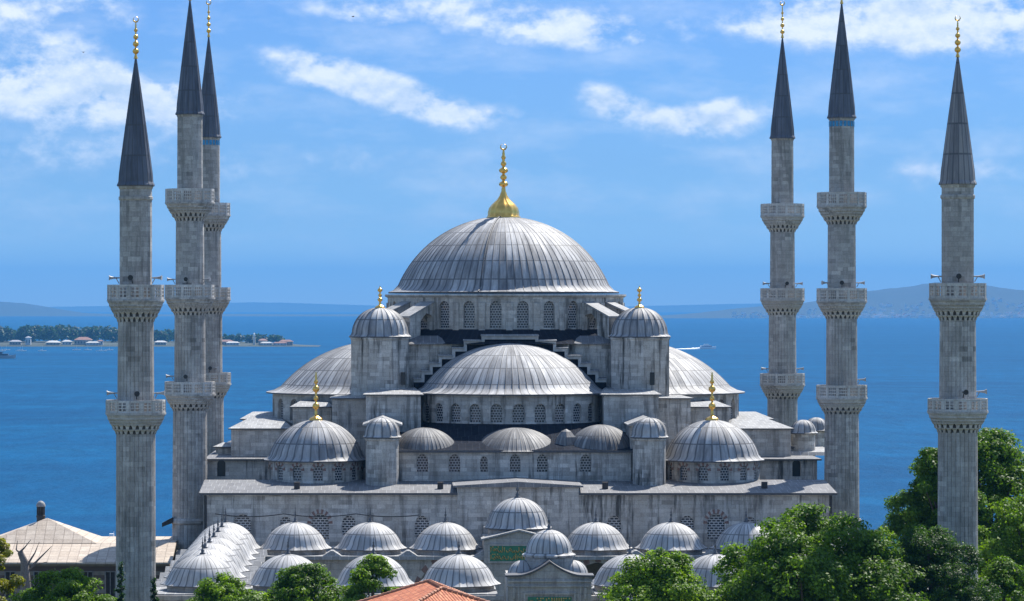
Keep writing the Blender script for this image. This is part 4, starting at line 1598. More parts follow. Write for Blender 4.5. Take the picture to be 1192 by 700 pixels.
SPK = ((0, 180), (0, 0), (0, -97), (1, 180), (1, 0), (1, -97))
minaret(-21.0, 270.0, 'court', 'short minaret with two balconies beside the brown-walled pavilion', speakers=((0, 180), (0, 0), (0, -83), (1, 190), (1, -10), (1, -97)))
minaret(45.0, 270.0, 'court', 'short minaret with two balconies and patchy grey spire rising among the trees', dz=.12, spire='lead_spire_worn', speakers=((0, 0), (0, -83), (1, 180), (1, 0), (1, -97)))
lm_ = minaret(-21.0, 340.5, 'hall', 'tall minaret with three balconies, nearer of the overlapping pair', speakers=((0, 185), (0, -97), (1, 185), (1, -97), (1, -25)))
m_ = MB()
m_.hexa([(-2.75, -1.3, 9.75), (-1.7, -1.3, 10.15), (-1.7, -.3, 10.15), (-2.75, -.3, 9.75), (-2.75, -1.3, 10.15), (-1.7, -1.3, 10.7), (-1.7, -.3, 10.7), (-2.75, -.3, 10.15)])
cn = m_.build('canopy', M['speaker_dark'], lm_, rotz=-lm_.rotation_euler[2])
minaret(45.0, 340.5, 'hall', 'tall three balcony minaret, blue tiles below its spire, rising behind the largest tree', dz=-.35, tiles=True, speakers=((0, 0), (1, 0), (1, 205), (1, -97)))
minaret(-21.7, 386.8, 'hall', 'tall minaret half hidden behind another minaret, blue tiles below its spire', tiles=True, speakers=((0, -60), (0, -83), (2, -60)))
minaret(44.3, 386.8, 'hall', 'tall three balcony minaret without tiles, standing free before the blue sea', dz=-.1, speakers=((0, 180), (0, 0), (1, 190), (1, 0), (1, -83)))

# ------------------------------------------------------------------ pavilion on the left
stripe, stt, stb = material('striped_masonry')
su, sv, _ = stt.sep(uvn(stt))
band_ = stt.m('GREATER_THAN', stt.m('FRACT', stt.m('MULTIPLY', sv, 1.15)), 0.55)
sn = stt.noise(stt.new('ShaderNodeNewGeometry').outputs['Position'], 1.4, 4, .6)
scol = stt.mix(band_, (0.13, 0.085, 0.065, 1), (0.27, 0.225, 0.18, 1))
scol = stt.mix(stt.rng(sn, .4, .7, 0, .5), scol, (0.10, 0.085, 0.075, 1))
stt.put(stb.inputs['Base Color'], scol)
stb.inputs['Roughness'].default_value = .9
tan_roof = lead_flat('pale_sheet_roof', 0.95, 0.85, (0.44, 0.36, 0.285), (0.55, 0.47, 0.385), (0.26, 0.21, 0.17), offset=0.0)

pav = thing('pavilion', (-36.0, 335.0, 0), 'low pavilion with pale sheet metal hip roof, brown banded walls and a round chimney', 'pavilion')
PO = (-36.0, 335.0, 0)


def pp(mb, name, mat, parent=None):
    return mb.build(name, mat, parent or pav, shift=PO)


mb = MB()
pw_ = flat_map(329.2)
wins = [dict(s=x, hw=.55, zs=3.6, zp=6.1, k=.02) for x in (-46.5, -43.5, -40.4, -37.9, -35.1, -32.8, -30.3, -28.1, -25.6)]
arched_wall(mb, pw_, -52, -22.4, 0, 6.85, wins, .3)
mb.face([(-22.4, 329.2, 0), (-22.4, 344, 0), (-22.4, 344, 6.85), (-22.4, 329.2, 6.85)])
pwall = pp(mb, 'wall', stripe)
for w in wins:
    m_ = MB()
    x = w['s']
    for a, b, c, d in ((x - .55, x - .45, 3.6, 6.1), (x + .45, x + .55, 3.6, 6.1), (x - .45, x + .45, 6.0, 6.1), (x - .04, x + .04, 3.6, 6.0)):
        m_.box(a, b, 329.1, 329.35, c, d)
    wf = pp(m_, 'window', plain('grey_window_frame', (.22, .20, .185), .7) if 'fr' not in M else M['fr'])
    M.setdefault('fr', wf.data.materials[0])
    m_ = MB()
    m_.box(x - .45, x + .45, 329.4, 329.46, 3.6, 6.02)
    pp(m_, 'shutter', M['shutter'], wf)
mb = MB()
mb.hexa([(-53, 328.2, 6.85), (-22.0, 328.2, 6.85), (-22.0, 334.5, 8.3), (-53, 334.5, 8.3), (-53, 328.2, 7.02), (-22.0, 328.2, 7.02), (-22.0, 334.5, 8.5), (-53, 334.5, 8.5)])
mb.box(-53, -22.2, 334.5, 344.5, 8.1, 8.45)
pp(mb, 'lean_to_roof', tan_roof)
mb = MB()
ap = (-35.2, 338.0, 10.75)
b4 = [(-41.2, 334.2, 8.47), (-29.9, 334.2, 8.47), (-29.9, 343.0, 8.47), (-41.2, 343.0, 8.47)]
for i in range(4):
    mb.face([b4[i], b4[(i + 1) % 4], ap])
hr = pp(mb, 'hip_roof', tan_roof)
mb = MB()
ccx, ccy = -35.9, 338.6
mb.lathe([(.42, 9.6), (.42, 10.75), (.47, 10.8), (.47, 10.95), (.40, 11.0), (.40, 11.05)], 14, (ccx, ccy), capped=True)
for k in range(8):
    a = 2 * pi * k / 8
    mb.box(ccx + .34 * cos(a) - .07, ccx + .34 * cos(a) + .07, ccy + .34 * sin(a) - .07, ccy + .34 * sin(a) + .07, 11.05, 11.85)
mb.lathe([(.26, 11.05), (.26, 11.85)], 12, (ccx, ccy))
ch = pp(mb, 'chimney', M['soot_niche_shade'], hr)
mb = MB()
mb.lathe([(.47, 11.85), (.47, 11.98), (.40, 12.2), (.22, 12.38), (.02, 12.45)], 14, (ccx, ccy), smooth=True)
pp(mb, 'chimney_cap', M['lead_pale'], ch) if False else pp(mb, 'chimney_cap', M['lead_pale'])
mb = MB()
for x in (-20.3, -19.4):
    pass
mb.hexa([(-21.9, 327.5, 5.6), (-20.3, 327.5, 5.6), (-20.3, 334, 7.6), (-21.9, 334, 7.6), (-21.9, 327.5, 5.8), (-20.3, 327.5, 5.8), (-20.3, 334, 7.8), (-21.9, 334, 7.8)])
pp(mb, 'side_roof', M['lead_pale'])

# ------------------------------------------------------------------ house with the red tiled roof
tm, tt_, tb = material('red_clay_tiles')
tu, tv, _ = tt_.sep(uvn(tt_))
ft = tt_.m('FRACT', tt_.m('MULTIPLY', tu, 4.2))
fr_ = tt_.m('FRACT', tt_.m('MULTIPLY', tv, 2.6))
rib = tt_.m('SINE', tt_.m('MULTIPLY', ft, pi))
wn = tt_.white(tt_.vec(tt_.m('FLOOR', tt_.m('MULTIPLY', tu, 4.2)), tt_.m('FLOOR', tt_.m('MULTIPLY', tv, 2.6))))
tcol = tt_.ramp(wn, [(0, (0.30, 0.075, 0.028)), (.6, (0.43, 0.12, 0.045)), (1, (0.53, 0.19, 0.085))])
tcol = tt_.mix(tt_.rng(fr_, 0.0, 0.10, .6, 0), tcol, (0.10, 0.03, 0.018, 1))
tcol = tt_.mix(tt_.rng(rib, 0.0, 0.3, .45, 0), tcol, (0.13, 0.04, 0.02, 1))
tt_.put(tb.inputs['Base Color'], tcol)
tb.inputs['Roughness'].default_value = .8
bpn = tt_.new('ShaderNodeBump')
bpn.inputs['Strength'].default_value = 1.0
bpn.inputs['Distance'].default_value = .05
tt_.l.new(tt_.m('ADD', rib, tt_.m('MULTIPLY', fr_, -.5)), bpn.inputs['Height'])
tt_.l.new(bpn.outputs[0], tb.inputs['Normal'])

house = thing('house', (2.6, 233.0, 0), 'house with bright red clay tiled hip roof in front of the arcade', 'house')
HOF = (2.6, 233.0, 0)
mb = MB()
ft_ = [(-2.2, 222.2), (10.8, 228.9), (6.6, 245.2), (-4.3, 239.6)]
for i in range(4):
    a, b = ft_[i], ft_[(i + 1) % 4]
    mb.face([(a[0], a[1], 0), (b[0], b[1], 0), (b[0], b[1], 10.3), (a[0], a[1], 10.3)])
hw_ = mb.build('wall', M['cream_wall'], house, shift=HOF)
A_, B_ = (2.2, 236.0, 12.72), (3.05, 230.2, 12.72)
cs_ = [(-4.9, 240.0, 10.2), (-2.6, 221.0, 10.2), (11.5, 228.5, 10.2), (6.8, 246.0, 10.2)]
mb = MB()
mb.face([cs_[0], cs_[1], B_, A_])
mb.face([cs_[1], cs_[2], B_])
mb.face([cs_[2], cs_[3], A_, B_])
mb.face([cs_[3], cs_[0], A_])
roof_ = mb.build('roof', tm, house, shift=HOF)
mb = MB()
for a, b in ((A_, B_), (B_, cs_[1]), (B_, cs_[2]), (A_, cs_[0]), (A_, cs_[3])):
    a_, b_ = np.array(a), np.array(b)
    L_ = np.linalg.norm(b_ - a_)
    k = int(L_ / .38)
    for i in range(k):
        p, q = a_ + (b_ - a_) * i / k, a_ + (b_ - a_) * (i + .93) / k
        mb.tube([p + (0, 0, .03), q + (0, 0, .05)], [.10, .13], 7)
mb.build('ridge_tiles', plain('ridge_tile', (.42, .19, .11), .8, 0, .35, 3), roof_, shift=HOF)


# ------------------------------------------------------------------ trees
def leaves_mesh(name, mat, pts, nrm, size, tone, parent=None, shift=(0, 0, 0), aspect=.62):
    n = len(pts)
    ang = RNG.random(n) * 2 * pi
    a = np.cross(nrm, np.array([0.12, 0.2, 1.0]))
    a /= np.linalg.norm(a, axis=1, keepdims=True) + 1e-9
    b = np.cross(nrm, a)
    u = a * np.cos(ang)[:, None] + b * np.sin(ang)[:, None]
    w = -a * np.sin(ang)[:, None] + b * np.cos(ang)[:, None]
    sz = size * (.65 + .7 * RNG.random(n))[:, None]
    L, Wd = u * sz, w * sz * aspect
    fold = nrm * sz * .18
    # leaf spray: pointed kite with a slight fold
    V = np.empty((n, 4, 3))
    V[:, 0] = pts - L
    V[:, 1] = pts + Wd - L * .1 + fold
    V[:, 2] = pts + L
    V[:, 3] = pts - Wd - L * .1 + fold
    V -= np.array(shift)
    me = bpy.data.meshes.new(name)
    me.vertices.add(n * 4)
    me.vertices.foreach_set('co', V.ravel())
    me.loops.add(n * 4)
    me.loops.foreach_set('vertex_index', np.arange(n * 4))
    me.polygons.add(n)
    me.polygons.foreach_set('loop_start', np.arange(0, n * 4, 4))
    me.polygons.foreach_set('loop_total', np.full(n, 4))
    at = me.attributes.new('tone', 'FLOAT', 'FACE')
    at.data.foreach_set('value', tone.astype(np.float32))
    me.materials.append(mat)
    me.update()
    me.validate()
    o = bpy.data.objects.new(name, me)
    COL.objects.link(o)
    if parent:
        o.parent = parent
    return o


def crown_points(lobes, n, lump=.9, shell=.75):
    """lobes = [(centre, radii)]. Leaves sit on many small clumps spread over each lobe."""
    P_, N_, T_ = [], [], []
    vol = np.array([r[0] * r[1] * r[2] for _, r in lobes]) ** (2 / 3)
    for (c, r), k in zip(lobes, (vol / vol.sum() * n).astype(int)):
        nc = max(5, int(5.0 * (r[0] * r[1] * r[2]) ** (2 / 3) / lump ** 2))
        d = RNG.normal(size=(nc, 3))
        d /= np.linalg.norm(d, axis=1, keepdims=True)
        d[:, 2] = np.where(d[:, 2] < -.45, -d[:, 2], d[:, 2])
        rad = (shell + (1.06 - shell) * RNG.random(nc)) [:, None]
        cc = np.array(c) + d * np.array(r) * rad
        cr = lump * (.5 + .8 * RNG.random(nc))
        ctone = RNG.random(nc)
        idx = RNG.choice(nc, size=k, p=cr ** 2 / (cr ** 2).sum())
        e = RNG.normal(size=(k, 3))
        e /= np.linalg.norm(e, axis=1, keepdims=True)
        e[:, 2] = np.where(RNG.random(k) < .5, np.abs(e[:, 2]), e[:, 2])
        rr = (RNG.random(k) ** .45)[:, None]
        pts = cc[idx] + e * cr[idx][:, None] * rr * np.array([1, 1, .75])
        nn = e * .8 + d[idx] * .5 + RNG.normal(size=(k, 3)) * .55 + np.array([0, 0, .35])
        nn /= np.linalg.norm(nn, axis=1, keepdims=True)
        P_.append(pts)
        N_.append(nn)
        T_.append(np.clip(.5 * ctone[idx] + .5 * RNG.random(k), 0, 1))
    return np.concatenate(P_), np.concatenate(N_), np.concatenate(T_)


def tree(name, x, y, top, rad, low, label, cat='tree', mat='leaf_green', n=28080, leaf=0.117, lobes=None, lump=.8, group='trees in front of the mosque', nl=9, seed=0, squash=1.0):
    """crown between low and top, half width rad; lobes may be given as (dx, dy, z, r)"""
    r = random.Random(seed * 17 + 5)
    root = thing(name, (x, y, 0), label, cat, group)
    if lobes is None:
        lobes = []
        H = top - low
        for i in range(nl):
            f = (i + .5) / nl
            a = i * 2.4 + r.random()
            k = sin(pi * min(1, f * .75 + .18))
            rr = rad * (.40 + .16 * r.random()) * (1.08 - .35 * f)
            lobes.append((rad * .68 * k * cos(a), rad * .68 * k * sin(a) * squash, low + rr + (H - 2 * rr) * f, rr))
        rr = rad * .36
        lobes.append((r.uniform(-.1, .1) * rad, 0, top - rr, rr))
    ls = [((x + a, y + b, c), (d, d * .95, d * .9)) for a, b, c, d in lobes]
    P_, N_, T_ = crown_points(ls, n, lump)
    leaves_mesh('crown', M[mat], P_, N_, leaf, T_, root, (x, y, 0))
    mb_ = MB()
    zt = low + (top - low) * .72
    pts = [(0, 0, 0), (.05 * rad, 0, low * .4), (-.03 * rad, .02 * rad, low), (.04 * rad, 0, zt)]
    tr = max(.10, rad * .075)
    mb_.tube(pts, [tr * 1.25, tr, tr * .8, tr * .2], 9)
    for (a, b, c, d) in lobes:
        z0 = max(low * .75, c - d * 2.2)
        mb_.tube([(0, 0, z0), (a * .45, b * .45, (z0 + c) / 2), (a, b, c + d * .3)], [tr * .45, tr * .3, tr * .08], 6)
    mb_.build('trunk', M['bark'], root)
    return root


def at(u, d):
    return (u - 462.5) * d / FPX


def zz(v, d):
    return EYE - (v - 357.0) * d / FPX


def tree_px(name, u0, u1, v, d, label, low_v=760, wide=1.14, **kw):
    x, top, rad = at((u0 + u1) / 2, d), zz(v, d), (u1 - u0) / 2 * d / FPX * wide
    return tree(name, x, d, top, rad, max(2.0, zz(low_v, d)), label, **kw)


tree_px('broadleaf_tree', 842, 1046, 590, 256, 'largest broadleaf tree, in front of the right end of the arcade', 790, n=81120, leaf=0.134, lump=.95, nl=15, seed=3,
        mat='leaf_green')
tree_px('round_tree', 1022, 1148, 612, 259, 'dense round dark green tree below the right forecourt minaret', 770, n=74880, leaf=0.088, lump=.65, nl=13, mat='leaf_dark', seed=5)
tree_px('broadleaf_tree', 704, 832, 642, 254, 'bright green tree covering the arcade domes right of the gateway', 780, n=40560, leaf=0.123, lump=.8, nl=11, mat='leaf_bright', seed=8)
tree_px('broadleaf_tree', 396, 470, 648, 256, 'bright green tree left of the red tiled roof', 770, n=28080, leaf=0.111, lump=.6, nl=9, mat='leaf_bright', seed=12)
tree_px('broadleaf_tree', 308, 408, 656, 258, 'two crowned green tree hiding the arcade dome left of the bright tree', 770, n=34320, leaf=0.111, lump=.7, nl=10, mat='leaf_green', seed=14)
tree_px('broadleaf_tree', 210, 306, 670, 256, 'spreading green tree below the long row of side domes', 770, n=29640, leaf=0.111, lump=.65, nl=9, mat='leaf_bright', seed=21)
tree_px('broadleaf_tree', 22, 128, 664, 262, 'bushy bright green tree before the banded pavilion wall', 770, n=34320, leaf=0.111, lump=.65, nl=10, mat='leaf_bright', seed=25)
tree_px('yellowing_tree', -34, 20, 628, 262, 'narrow yellow green tree cut off by the left edge', 760, n=20280, leaf=0.105, lump=.55, nl=9, mat='leaf_yellow', seed=29)
tree_px('broadleaf_tree', 1120, 1215, 655, 262, 'green tree in the bottom right corner beside the dark round tree', 790, n=34320, leaf=0.123, lump=.8, nl=9, mat='leaf_green', seed=33)
tree_px('broadleaf_tree', 972, 1066, 614, 266, 'thin pale tree between the largest tree and the dark round tree', 770, n=16224, leaf=0.111, lump=.6, nl=7, mat='leaf_bright', seed=37)
g2 = 'plane trees behind the right forecourt minaret'
tree_px('plane_tree', 1050, 1134, 520, 300, 'plane tree with its crown left of the right forecourt minaret', 690, n=67600, leaf=0.134, lump=.85, nl=17, mat='leaf_green', seed=41, group=g2)
tree_px('plane_tree', 1072, 1232, 498, 310, 'tallest plane tree, rising behind the right forecourt minaret', 720, n=81120, leaf=0.146, lump=.95, nl=22, mat='leaf_green', seed=44, group=g2)
tree_px('plane_tree', 1138, 1250, 575, 288, 'bright plane tree at the right edge below the tallest one', 740, n=46800, leaf=0.134, lump=.85, nl=15, mat='leaf_bright', seed=48, group=g2)


def conifer(x, y, top, h, rad, label, n, dens, seed):
    root = thing('conifer', (x, y, 0), label, 'tree', 'small conifers at the foot of the left minaret')
    r = np.random.default_rng(seed)
    nb = dens
    P_, N_, T_ = [], [], []
    mb_ = MB()
    mb_.tube([(0, 0, 0), (.03, 0, top * .6), (0, .02, top)], [.16, .11, .02], 7)
    for i in range(nb):
        f = i / nb
        z = top - .15 - f * h
        L = rad * (.12 + .88 * f ** .8) * (.6 + .6 * r.random())
        a = i * 2.4
        tip = np.array((L * cos(a), L * sin(a), z + .35 * L * (r.random() - .1)))
        mb_.tube([(0, 0, z), tuple(tip)], [.035, .01], 4)
        k = max(6, int(n / nb * (.3 + f)))
        t_ = r.random(k)[:, None]
        P_.append(np.array((0, 0, z)) + (tip - np.array((0, 0, z))) * t_ + r.normal(size=(k, 3)) * .11 * (1.1 - t_ * .6))
        N_.append(r.normal(size=(k, 3)) + np.array((0, 0, .5)))
        T_.append(r.random(k))
    P_ = np.concatenate(P_)
    N_ = np.concatenate(N_)
    N_ /= np.linalg.norm(N_, axis=1, keepdims=True)
    leaves_mesh('crown', M['needle'], P_, N_, .13, np.concatenate(T_), root, (0, 0, 0), .35)
    mb_.build('trunk', M['bark'], root)


conifer(at(141, 261), 261.0, zz(655, 261), 8.0, 1.0, 'thin feathery conifer before the foot of the left forecourt minaret', 3200, 34, 2)
conifer(at(179, 262), 262.0, zz(673, 262), 6.0, .75, 'small dark conifer at the right foot of the left forecourt minaret', 2600, 30, 6)

# bare lopped tree before the pavilion
dx_, dd_ = at(30, 300), 300.0
dead = thing('bare_tree', (dx_, dd_, 0), 'bare lopped grey tree trunk with forked stub before the pavilion', 'tree', 'trees in front of the mosque')
mb = MB()
mb.tube([(0, 0, 0), (.1, 0, 4.0), (0, 0, 7.2), (-.1, 0, 9.2), (-.5, 0, 10.1)], [.62, .55, .48, .36, .26], 9)
dtr = mb.build('trunk', M['deadwood'], dead)
mb = MB()
for br_ in ([(-.4, 0, 9.9), (-.85, 0, 10.3), (-.75, .05, 11.1)], [(-.5, 0, 10.1), (-.1, 0, 10.5), (.45, .1, 11.2)], [(0, 0, 8.3), (.9, 0, 9.0), (1.9, .2, 9.2)], [(.1, 0, 8.9), (.8, .1, 10.0), (1.2, .1, 11.0)], [(.5, 0, 8.8), (1.6, 0, 9.9), (2.3, 0, 10.6)]):
    mb.tube(br_, [.13, .07, .025], 6)
mb.build('branches', M['deadwood'], dead)

# ------------------------------------------------------------------ cable slung along the facade
mb = MB()
xs_ = [-17.6, -11.0, -4.0, 3.0]
pts = []
for a, b in zip(xs_, xs_[1:]):
    for i in range(8):
        t_ = i / 8
        pts.append((a + (b - a) * t_, 325.1, 11.95 - .45 * 4 * t_ * (1 - t_) * .6))
mb.tube(pts, [.045] * len(pts), 5)
tag(mb.build('cable', M['speaker_dark']), 'black cable sagging along the facade wall above the dome tops', 'cable')

# ------------------------------------------------------------------ across the water: wooded headland, houses, lighthouse, boats
HD = 5900.0
hx = lambda u: at(u, HD)
hm2 = plain('headland_ground', (.035, .045, .025), .95, 0, .3, .02)
mb = MB()
ux = [-330, -200, -60, 30, 120, 200, 280, 330, 352, 372]
hts = [9, 9, 8, 7, 7, 7, 6, 4, 2.0, .4]
rows = []
for t_, k in ((0, -.15), (.02, .3), (.12, .7), (.5, 1.0), (.9, .6), (1.0, -.2)):
    rows.append([(hx(u), HD - 30 + 520 * t_ * (1 if u < 300 else .35) + (0), SEA_Z + h * k) for u, h in zip(ux, hts)])
mb.grid(rows, [[(p[0], p[1]) for p in q] + [(0, 0)] for q in rows], True)
structure(mb, 'headland', hm2)
lob = []
rr_ = random.Random(4)
for i in range(150):
    u = -60 + 400 * rr_.random()
    if u > 330:
        continue
    dd = HD + 90 + 260 * rr_.random() * (1 if u < 240 else .35)
    hgt = (27 if u < 140 else 22 if u < 230 else 13) * rr_.uniform(.65, 1.1)
    r_ = hgt * rr_.uniform(.35, .55)
    lob.append(((at(u, dd), dd, SEA_Z + 5 + hgt - r_), (r_ * 1.15, r_ * 1.1, r_)))
    lob.append(((at(u, dd), dd, SEA_Z + 4 + hgt * .4), (r_ * 1.2, r_ * 1.1, hgt * .4)))
P_, N_, T_ = crown_points(lob, 34000, 4.5)
tag(leaves_mesh('woodland', M['far_leaf'], P_, N_, 2.4, T_), 'dark wooded shore of the headland across the water', 'woodland', kind='stuff')


def far_house(u, d, w, h, dep, roofc, wall, label, long_=1.0):
    x = at(u, d)
    root = thing('far_house', (x, d, SEA_Z + 2.5), label, 'house', 'houses on the far headland')
    m_ = MB()
    m_.box(-w / 2, w / 2, -dep / 2, dep / 2, -4, h, False)
    b_ = m_.build('wall', wall, root)
    n_ = max(2, int(w / 5))
    for i in range(n_):
        m_ = MB()
        cx_ = -w / 2 + w * (i + .5) / n_
        m_.box(cx_ - .8, cx_ + .8, -dep / 2 - .12, -dep / 2 + .1, h * .3, h * .72)
        m_.build('window', M['dark_glass'], b_)
    m_ = MB()
    e = 1.2
    rh = min(w, dep) * .28
    r0 = [(-w / 2 - e, -dep / 2 - e, h), (w / 2 + e, -dep / 2 - e, h), (w / 2 + e, dep / 2 + e, h), (-w / 2 - e, dep / 2 + e, h)]
    k = max(0, w / 2 - dep * .45)
    a_, b2 = (-k, 0, h + rh), (k, 0, h + rh)
    m_.face([r0[0], r0[1], b2, a_])
    m_.face([r0[1], r0[2], b2])
    m_.face([r0[2], r0[3], a_, b2])
    m_.face([r0[3], r0[0], a_])
    m_.build('roof', roofc, root)
    return root


wh, crm, rd = plain('far_limewash', (.50, .49, .46), .8, 0, .15, .05), plain('far_ochre_wall', (.36, .31, .25), .8, 0, .2, .05), plain('far_brick_roof', (.25, .12, .08), .8, 0, .2, .05)
gry = plain('far_grey_roof', (.32, .32, .34), .7, 0, .15, .05)
far_house(18, HD - 6, 20, 6, 10, gry, crm, 'long grey roofed shed at the left end of the far shore')
far_house(33, HD - 4, 9, 13, 9, gry, wh, 'tall pale block among the far shore sheds')
far_house(62, HD - 8, 24, 4.5, 12, wh, crm, 'white roofed hall on the far shore left of the red roofed house')
far_house(78, HD - 2, 16, 6, 10, wh, wh, 'white house touching the red roofed house on the far shore')
far_house(97, HD + 6, 30, 9, 18, rd, crm, 'largest red roofed house on the far shore, before the trees')
far_house(108, HD - 12, 22, 4, 9, wh, wh, 'low white waterfront building below the largest red roof')
far_house(117, HD - 6, 9, 7, 8, rd, wh, 'small white house with orange roof by the far quay')
far_house(187, HD - 6, 20, 5, 10, wh, crm, 'white waterfront shed seen between the left minarets')
far_house(263, HD + 4, 26, 6, 12, rd, crm, 'red roofed house just left of the tall tower on the headland')
far_house(271, HD - 10, 22, 4, 8, wh, wh, 'low white quay building left of the lighthouse')
far_house(306, HD + 4, 15, 8, 11, rd, crm, 'orange roofed house just right of the lighthouse')
far_house(310, HD - 12, 20, 3.5, 8, wh, wh, 'low white quay building at the foot of the lighthouse')
far_house(333, HD - 2, 24, 6, 12, rd, crm, 'red roofed house nearest the tip of the headland')
far_house(326, HD - 14, 24, 3.5, 7, rd, wh, 'low red roofed boathouse near the tip of the headland')
lx = hx(296)
lh = thing('lighthouse', (lx, HD - 4, SEA_Z + 2), 'slim pale lighthouse tower on the far headland', 'lighthouse')
mb = MB()
mb.lathe([(2.6, -3), (1.9, 17)], 14, smooth=True)
mb.build('tower', M['cream_wall'], lh)
mb = MB()
mb.lathe([(2.7, 17), (2.7, 17.8), (1.4, 17.8), (1.4, 20.4), (1.7, 20.4), (.05, 22)], 14)
mb.build('lantern', M['white_paint'], lh)


def sailboat(u, v, label, s=1.0):
    d = (EYE - SEA_Z) * FPX / (v - 357.0)
    root = thing('sailing_boat', (at(u, d), d, SEA_Z), label, 'boat', 'small boats moored off the far headland')
    m_ = MB()
    L = 6.5 * s
    st_ = [(-L, 1.1, 1.2), (-L * .4, 1.6, 1.1), (L * .3, 1.4, 1.2), (L, .05, 1.7)]
    rows = [[(x, -w, t_), (x, -w * .5, -.3), (x, w * .5, -.3), (x, w, t_)] for x, w, t_ in st_]
    m_.grid(rows, [[(0, 0)] * 5] * 4, True, True)
    for a_, b_ in zip(rows, rows[1:]):
        m_.face([a_[0], a_[3], b_[3], b_[0]])
    m_.build('hull', M['white_paint'], root)
    m_ = MB()
    m_.box(-L * .45, L * .2, -.8, .8, 1.1, 2.2)
    m_.build('cabin', M['white_paint'], root)
    m_ = MB()
    m_.tube([(0.4, 0, 1), (0.4, 0, 9 * s)], [.14, .08], 6)
    m_.build('mast', M['white_paint'], root)


for i, (u, v, l) in enumerate([(2, 409, 'white boat moored off the left end of the far shore'), (7, 408, 'small white boat beside the leftmost boat'),
                               (23, 409, 'white boat off the long grey shed, left of its twin'), (26, 409, 'white boat off the long grey shed, right of its twin'), (49, 409, 'lone white boat off the white roofed hall'),
                               (89, 408, 'white boat off the largest red roofed house'), (102, 408, 'white boat off the low waterfront building'), (118, 409, 'largest white moored boat, off the small orange roofed house'),
                               (127, 408, 'white boat near the left forecourt minaret shaft'), (131, 630, 'white boat on near water, just above the pavilion roof')]):
    sailboat(u, v, l, 1.35 if i == 7 else (.32 if i == 9 else 1.0))

# ferry at the left edge
fd_ = (EYE - SEA_Z) * FPX / (417.5 - 357.0)
fe = thing('ferry', (at(-4, fd_), fd_, SEA_Z), 'grey ferry with dark upper deck at the left edge of the sea', 'ferry')
mb = MB()
L = 26.0
st_ = [(-L, 4, 4.4), (-L * .6, 5, 4.0), (L * .5, 5, 4.0), (L * .8, 3.2, 4.6), (L, .1, 5.4)]
rows = [[(x, -w, t_), (x * .97, -w * .7, -.5), (x * .97, w * .7, -.5), (x, w, t_)] for x, w, t_ in st_]
mb.grid(rows, [[(0, 0)] * 5] * 5, False, True)
for a_, b_ in zip(rows, rows[1:]):
    mb.face([a_[0], a_[3], b_[3], b_[0]])
mb.build('hull', M['speaker'], fe)
mb = MB()
mb.box(-L * .9, L * .62, -3.8, 3.8, 4.0, 6.4)
mb.box(-L * .7, L * .3, -3.2, 3.2, 6.4, 8.6)
mb.build('deckhouse', M['hull_dark'], fe)
mb = MB()
mb.box(-L * .88, L * .55, -3.86, -3.7, 5.0, 5.7)
mb.build('window_band', M['dark_glass'], fe)
mb = MB()
mb.box(-L * .8, L * .4, -3.9, 3.9, 8.6, 8.9)
mb.build('roof', M['hull_dark'], fe)
mb = MB()
mb.lathe([(1.3, 8.9), (1.1, 12.0)], 12, (-L * .3, 0), capped=True)
mb.build('funnel', M['hull_dark'], fe)

# fast ferry with a wake
sd_ = (EYE - SEA_Z) * FPX / (406.5 - 357.0)
sb = thing('speed_ferry', (at(824, sd_), sd_, SEA_Z), 'white and blue fast ferry trailing a white wake', 'boat', rotz=.15)
mb = MB()
L = 14.0
st_ = [(-L, 3.6, 3.0), (-L * .4, 4, 3.2), (L * .4, 3.6, 3.6), (L * .8, 1.8, 4.2), (L, .1, 4.8)]
rows = [[(x, -w, t_), (x * .96, -w * .8, -.5), (x * .96, w * .8, -.5), (x, w, t_)] for x, w, t_ in st_]
mb.grid(rows, [[(0, 0)] * 5] * 5, False, True)
for a_, b_ in zip(rows, rows[1:]):
    mb.face([a_[0], a_[3], b_[3], b_[0]])
mb.face([rows[0][i] for i in (3, 2, 1, 0)])
mb.build('hull', M['white_paint'], sb)
mb = MB()
mb.hexa([(-L * .9, -3.3, 3.0), (L * .55, -3.0, 3.4), (L * .55, 3.0, 3.4), (-L * .9, 3.3, 3.0), (-L * .85, -3.0, 6.0), (L * .3, -2.6, 6.2), (L * .3, 2.6, 6.2), (-L * .85, 3.0, 6.0)])
mb.hexa([(-L * .5, -2.4, 6.1), (L * .2, -2.2, 6.1), (L * .2, 2.2, 6.1), (-L * .5, 2.4, 6.1), (-L * .45, -2.2, 8.3), (L * .02, -2, 8.3), (L * .02, 2, 8.3), (-L * .45, 2.2, 8.3)])
mb.build('cabin', M['white_paint'], sb)
mb = MB()
mb.box(-L * .8, L * .42, -3.36, -2.9, 4.2, 5.2)
mb.build('window_band', M['navy'], sb)
mb = MB()
rw = random.Random(2)
rows = []
bx_, by_ = at(824, sd_), sd_
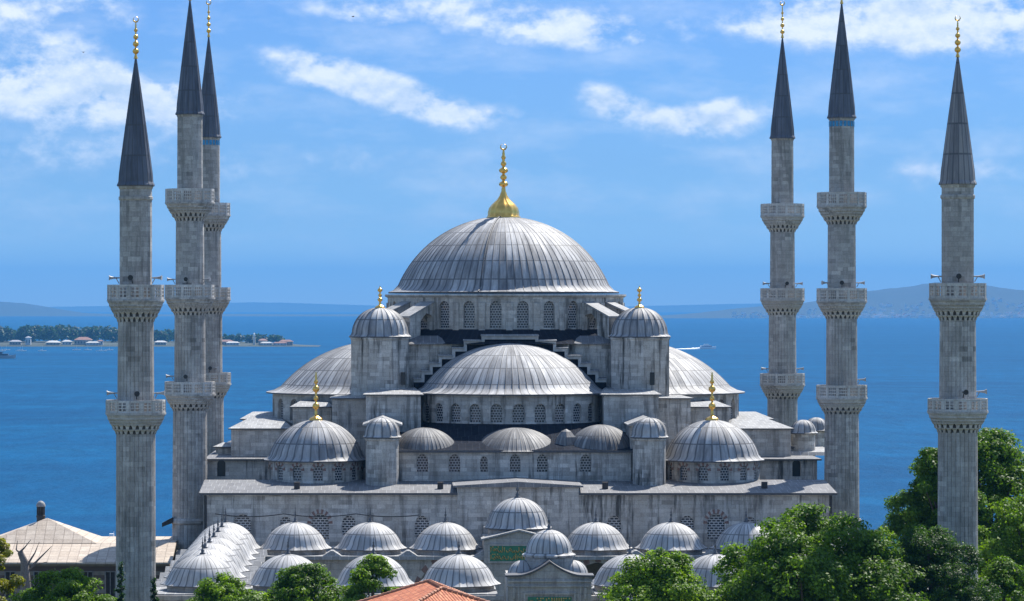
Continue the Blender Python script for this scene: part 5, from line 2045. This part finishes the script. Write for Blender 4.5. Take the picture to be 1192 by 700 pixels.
for i in range(26):
    t_ = i / 25
    x = -11 - 46 * t_
    w = 2.2 + 6 * t_
    hgt = (2.6 * (1 - t_) + .25) * (.7 + .6 * rw.random())
    rows.append([(bx_ + x, by_ - 1.5 + x * .12 - w, SEA_Z + .1), (bx_ + x, by_ - 1.5 + x * .12 - w * .4, SEA_Z + hgt), (bx_ + x, by_ + x * .12 + w * .4, SEA_Z + hgt * rw.uniform(.5, 1)), (bx_ + x, by_ + x * .12 + w, SEA_Z + .1)])
mb.grid(rows, [[(0, 0)] * 5] * 26, True)
tag(mb.build('wake_foam', plain('white_foam', (.80, .82, .83), .8, 0, .08)), kind='stuff')

# town scattered over the far hill: too small to count
mb = MB()
rt = random.Random(9)
for i in range(330):
    u = 850 + 345 * rt.random() ** .9
    t_ = .02 + .30 * rt.random() ** 1.5
    x = PX(u, D + 2600 * t_)
    base = hz(x, t_)
    if rt.random() < .35:
        t_ *= .3
        base = hz(x, t_)
    w, h = rt.uniform(9, 26), rt.uniform(8, 18)
    y0 = D + 2600 * t_
    mb.box(x - w / 2, x + w / 2, y0 - 6, y0 + 6, base - 4, base + h, False, mi=0)
    if rt.random() < .25:
        mb.prism([(x - w / 2 - 1, base + h), (x + w / 2 + 1, base + h), (x, base + h + 4)], y0 - 7, y0 + 7, mi=1)
tag(mb.build('far_town', [plain('far_render', (.74, .70, .66), .8, 0, .25, .004), M['far_roof']]), 'pale houses scattered over the far hillside across the sea', 'town', kind='stuff')


# ------------------------------------------------------------------ two birds
def gull(x, y, z, rz, label):
    root = thing('bird', (x, y, z), label, 'bird', 'birds in the sky', rz)
    m_ = MB()
    m_.tube([(-.34, 0, .02), (-.2, 0, 0), (0, 0, -.02), (.16, 0, .01), (.26, 0, .04), (.36, 0, .02)], [.03, .07, .10, .07, .055, .01], 8)
    for s in (-1, 1):
        w_ = [(.10, 0, .04), (.12, s * .28, .16), (.02, s * .66, .08), (-.10, s * .30, .13), (-.10, 0, .03)]
        for dz_ in (0, -.015):
            q = [(a, b, c + dz_) for a, b, c in w_]
            m_.face(q if (s > 0) == (dz_ == 0) else q[::-1])
    m_.build('body', M['bird'], root)
    root.scale = (.45, .45, .45)


gull(at(411, 330), 330.0, zz(19.5, 330), .5, 'small dark bird high in the sky above the great dome')
gull(at(97, 330), 330.0, zz(61, 330), 2.2, 'tiny dark bird against the sky left of the minarets')
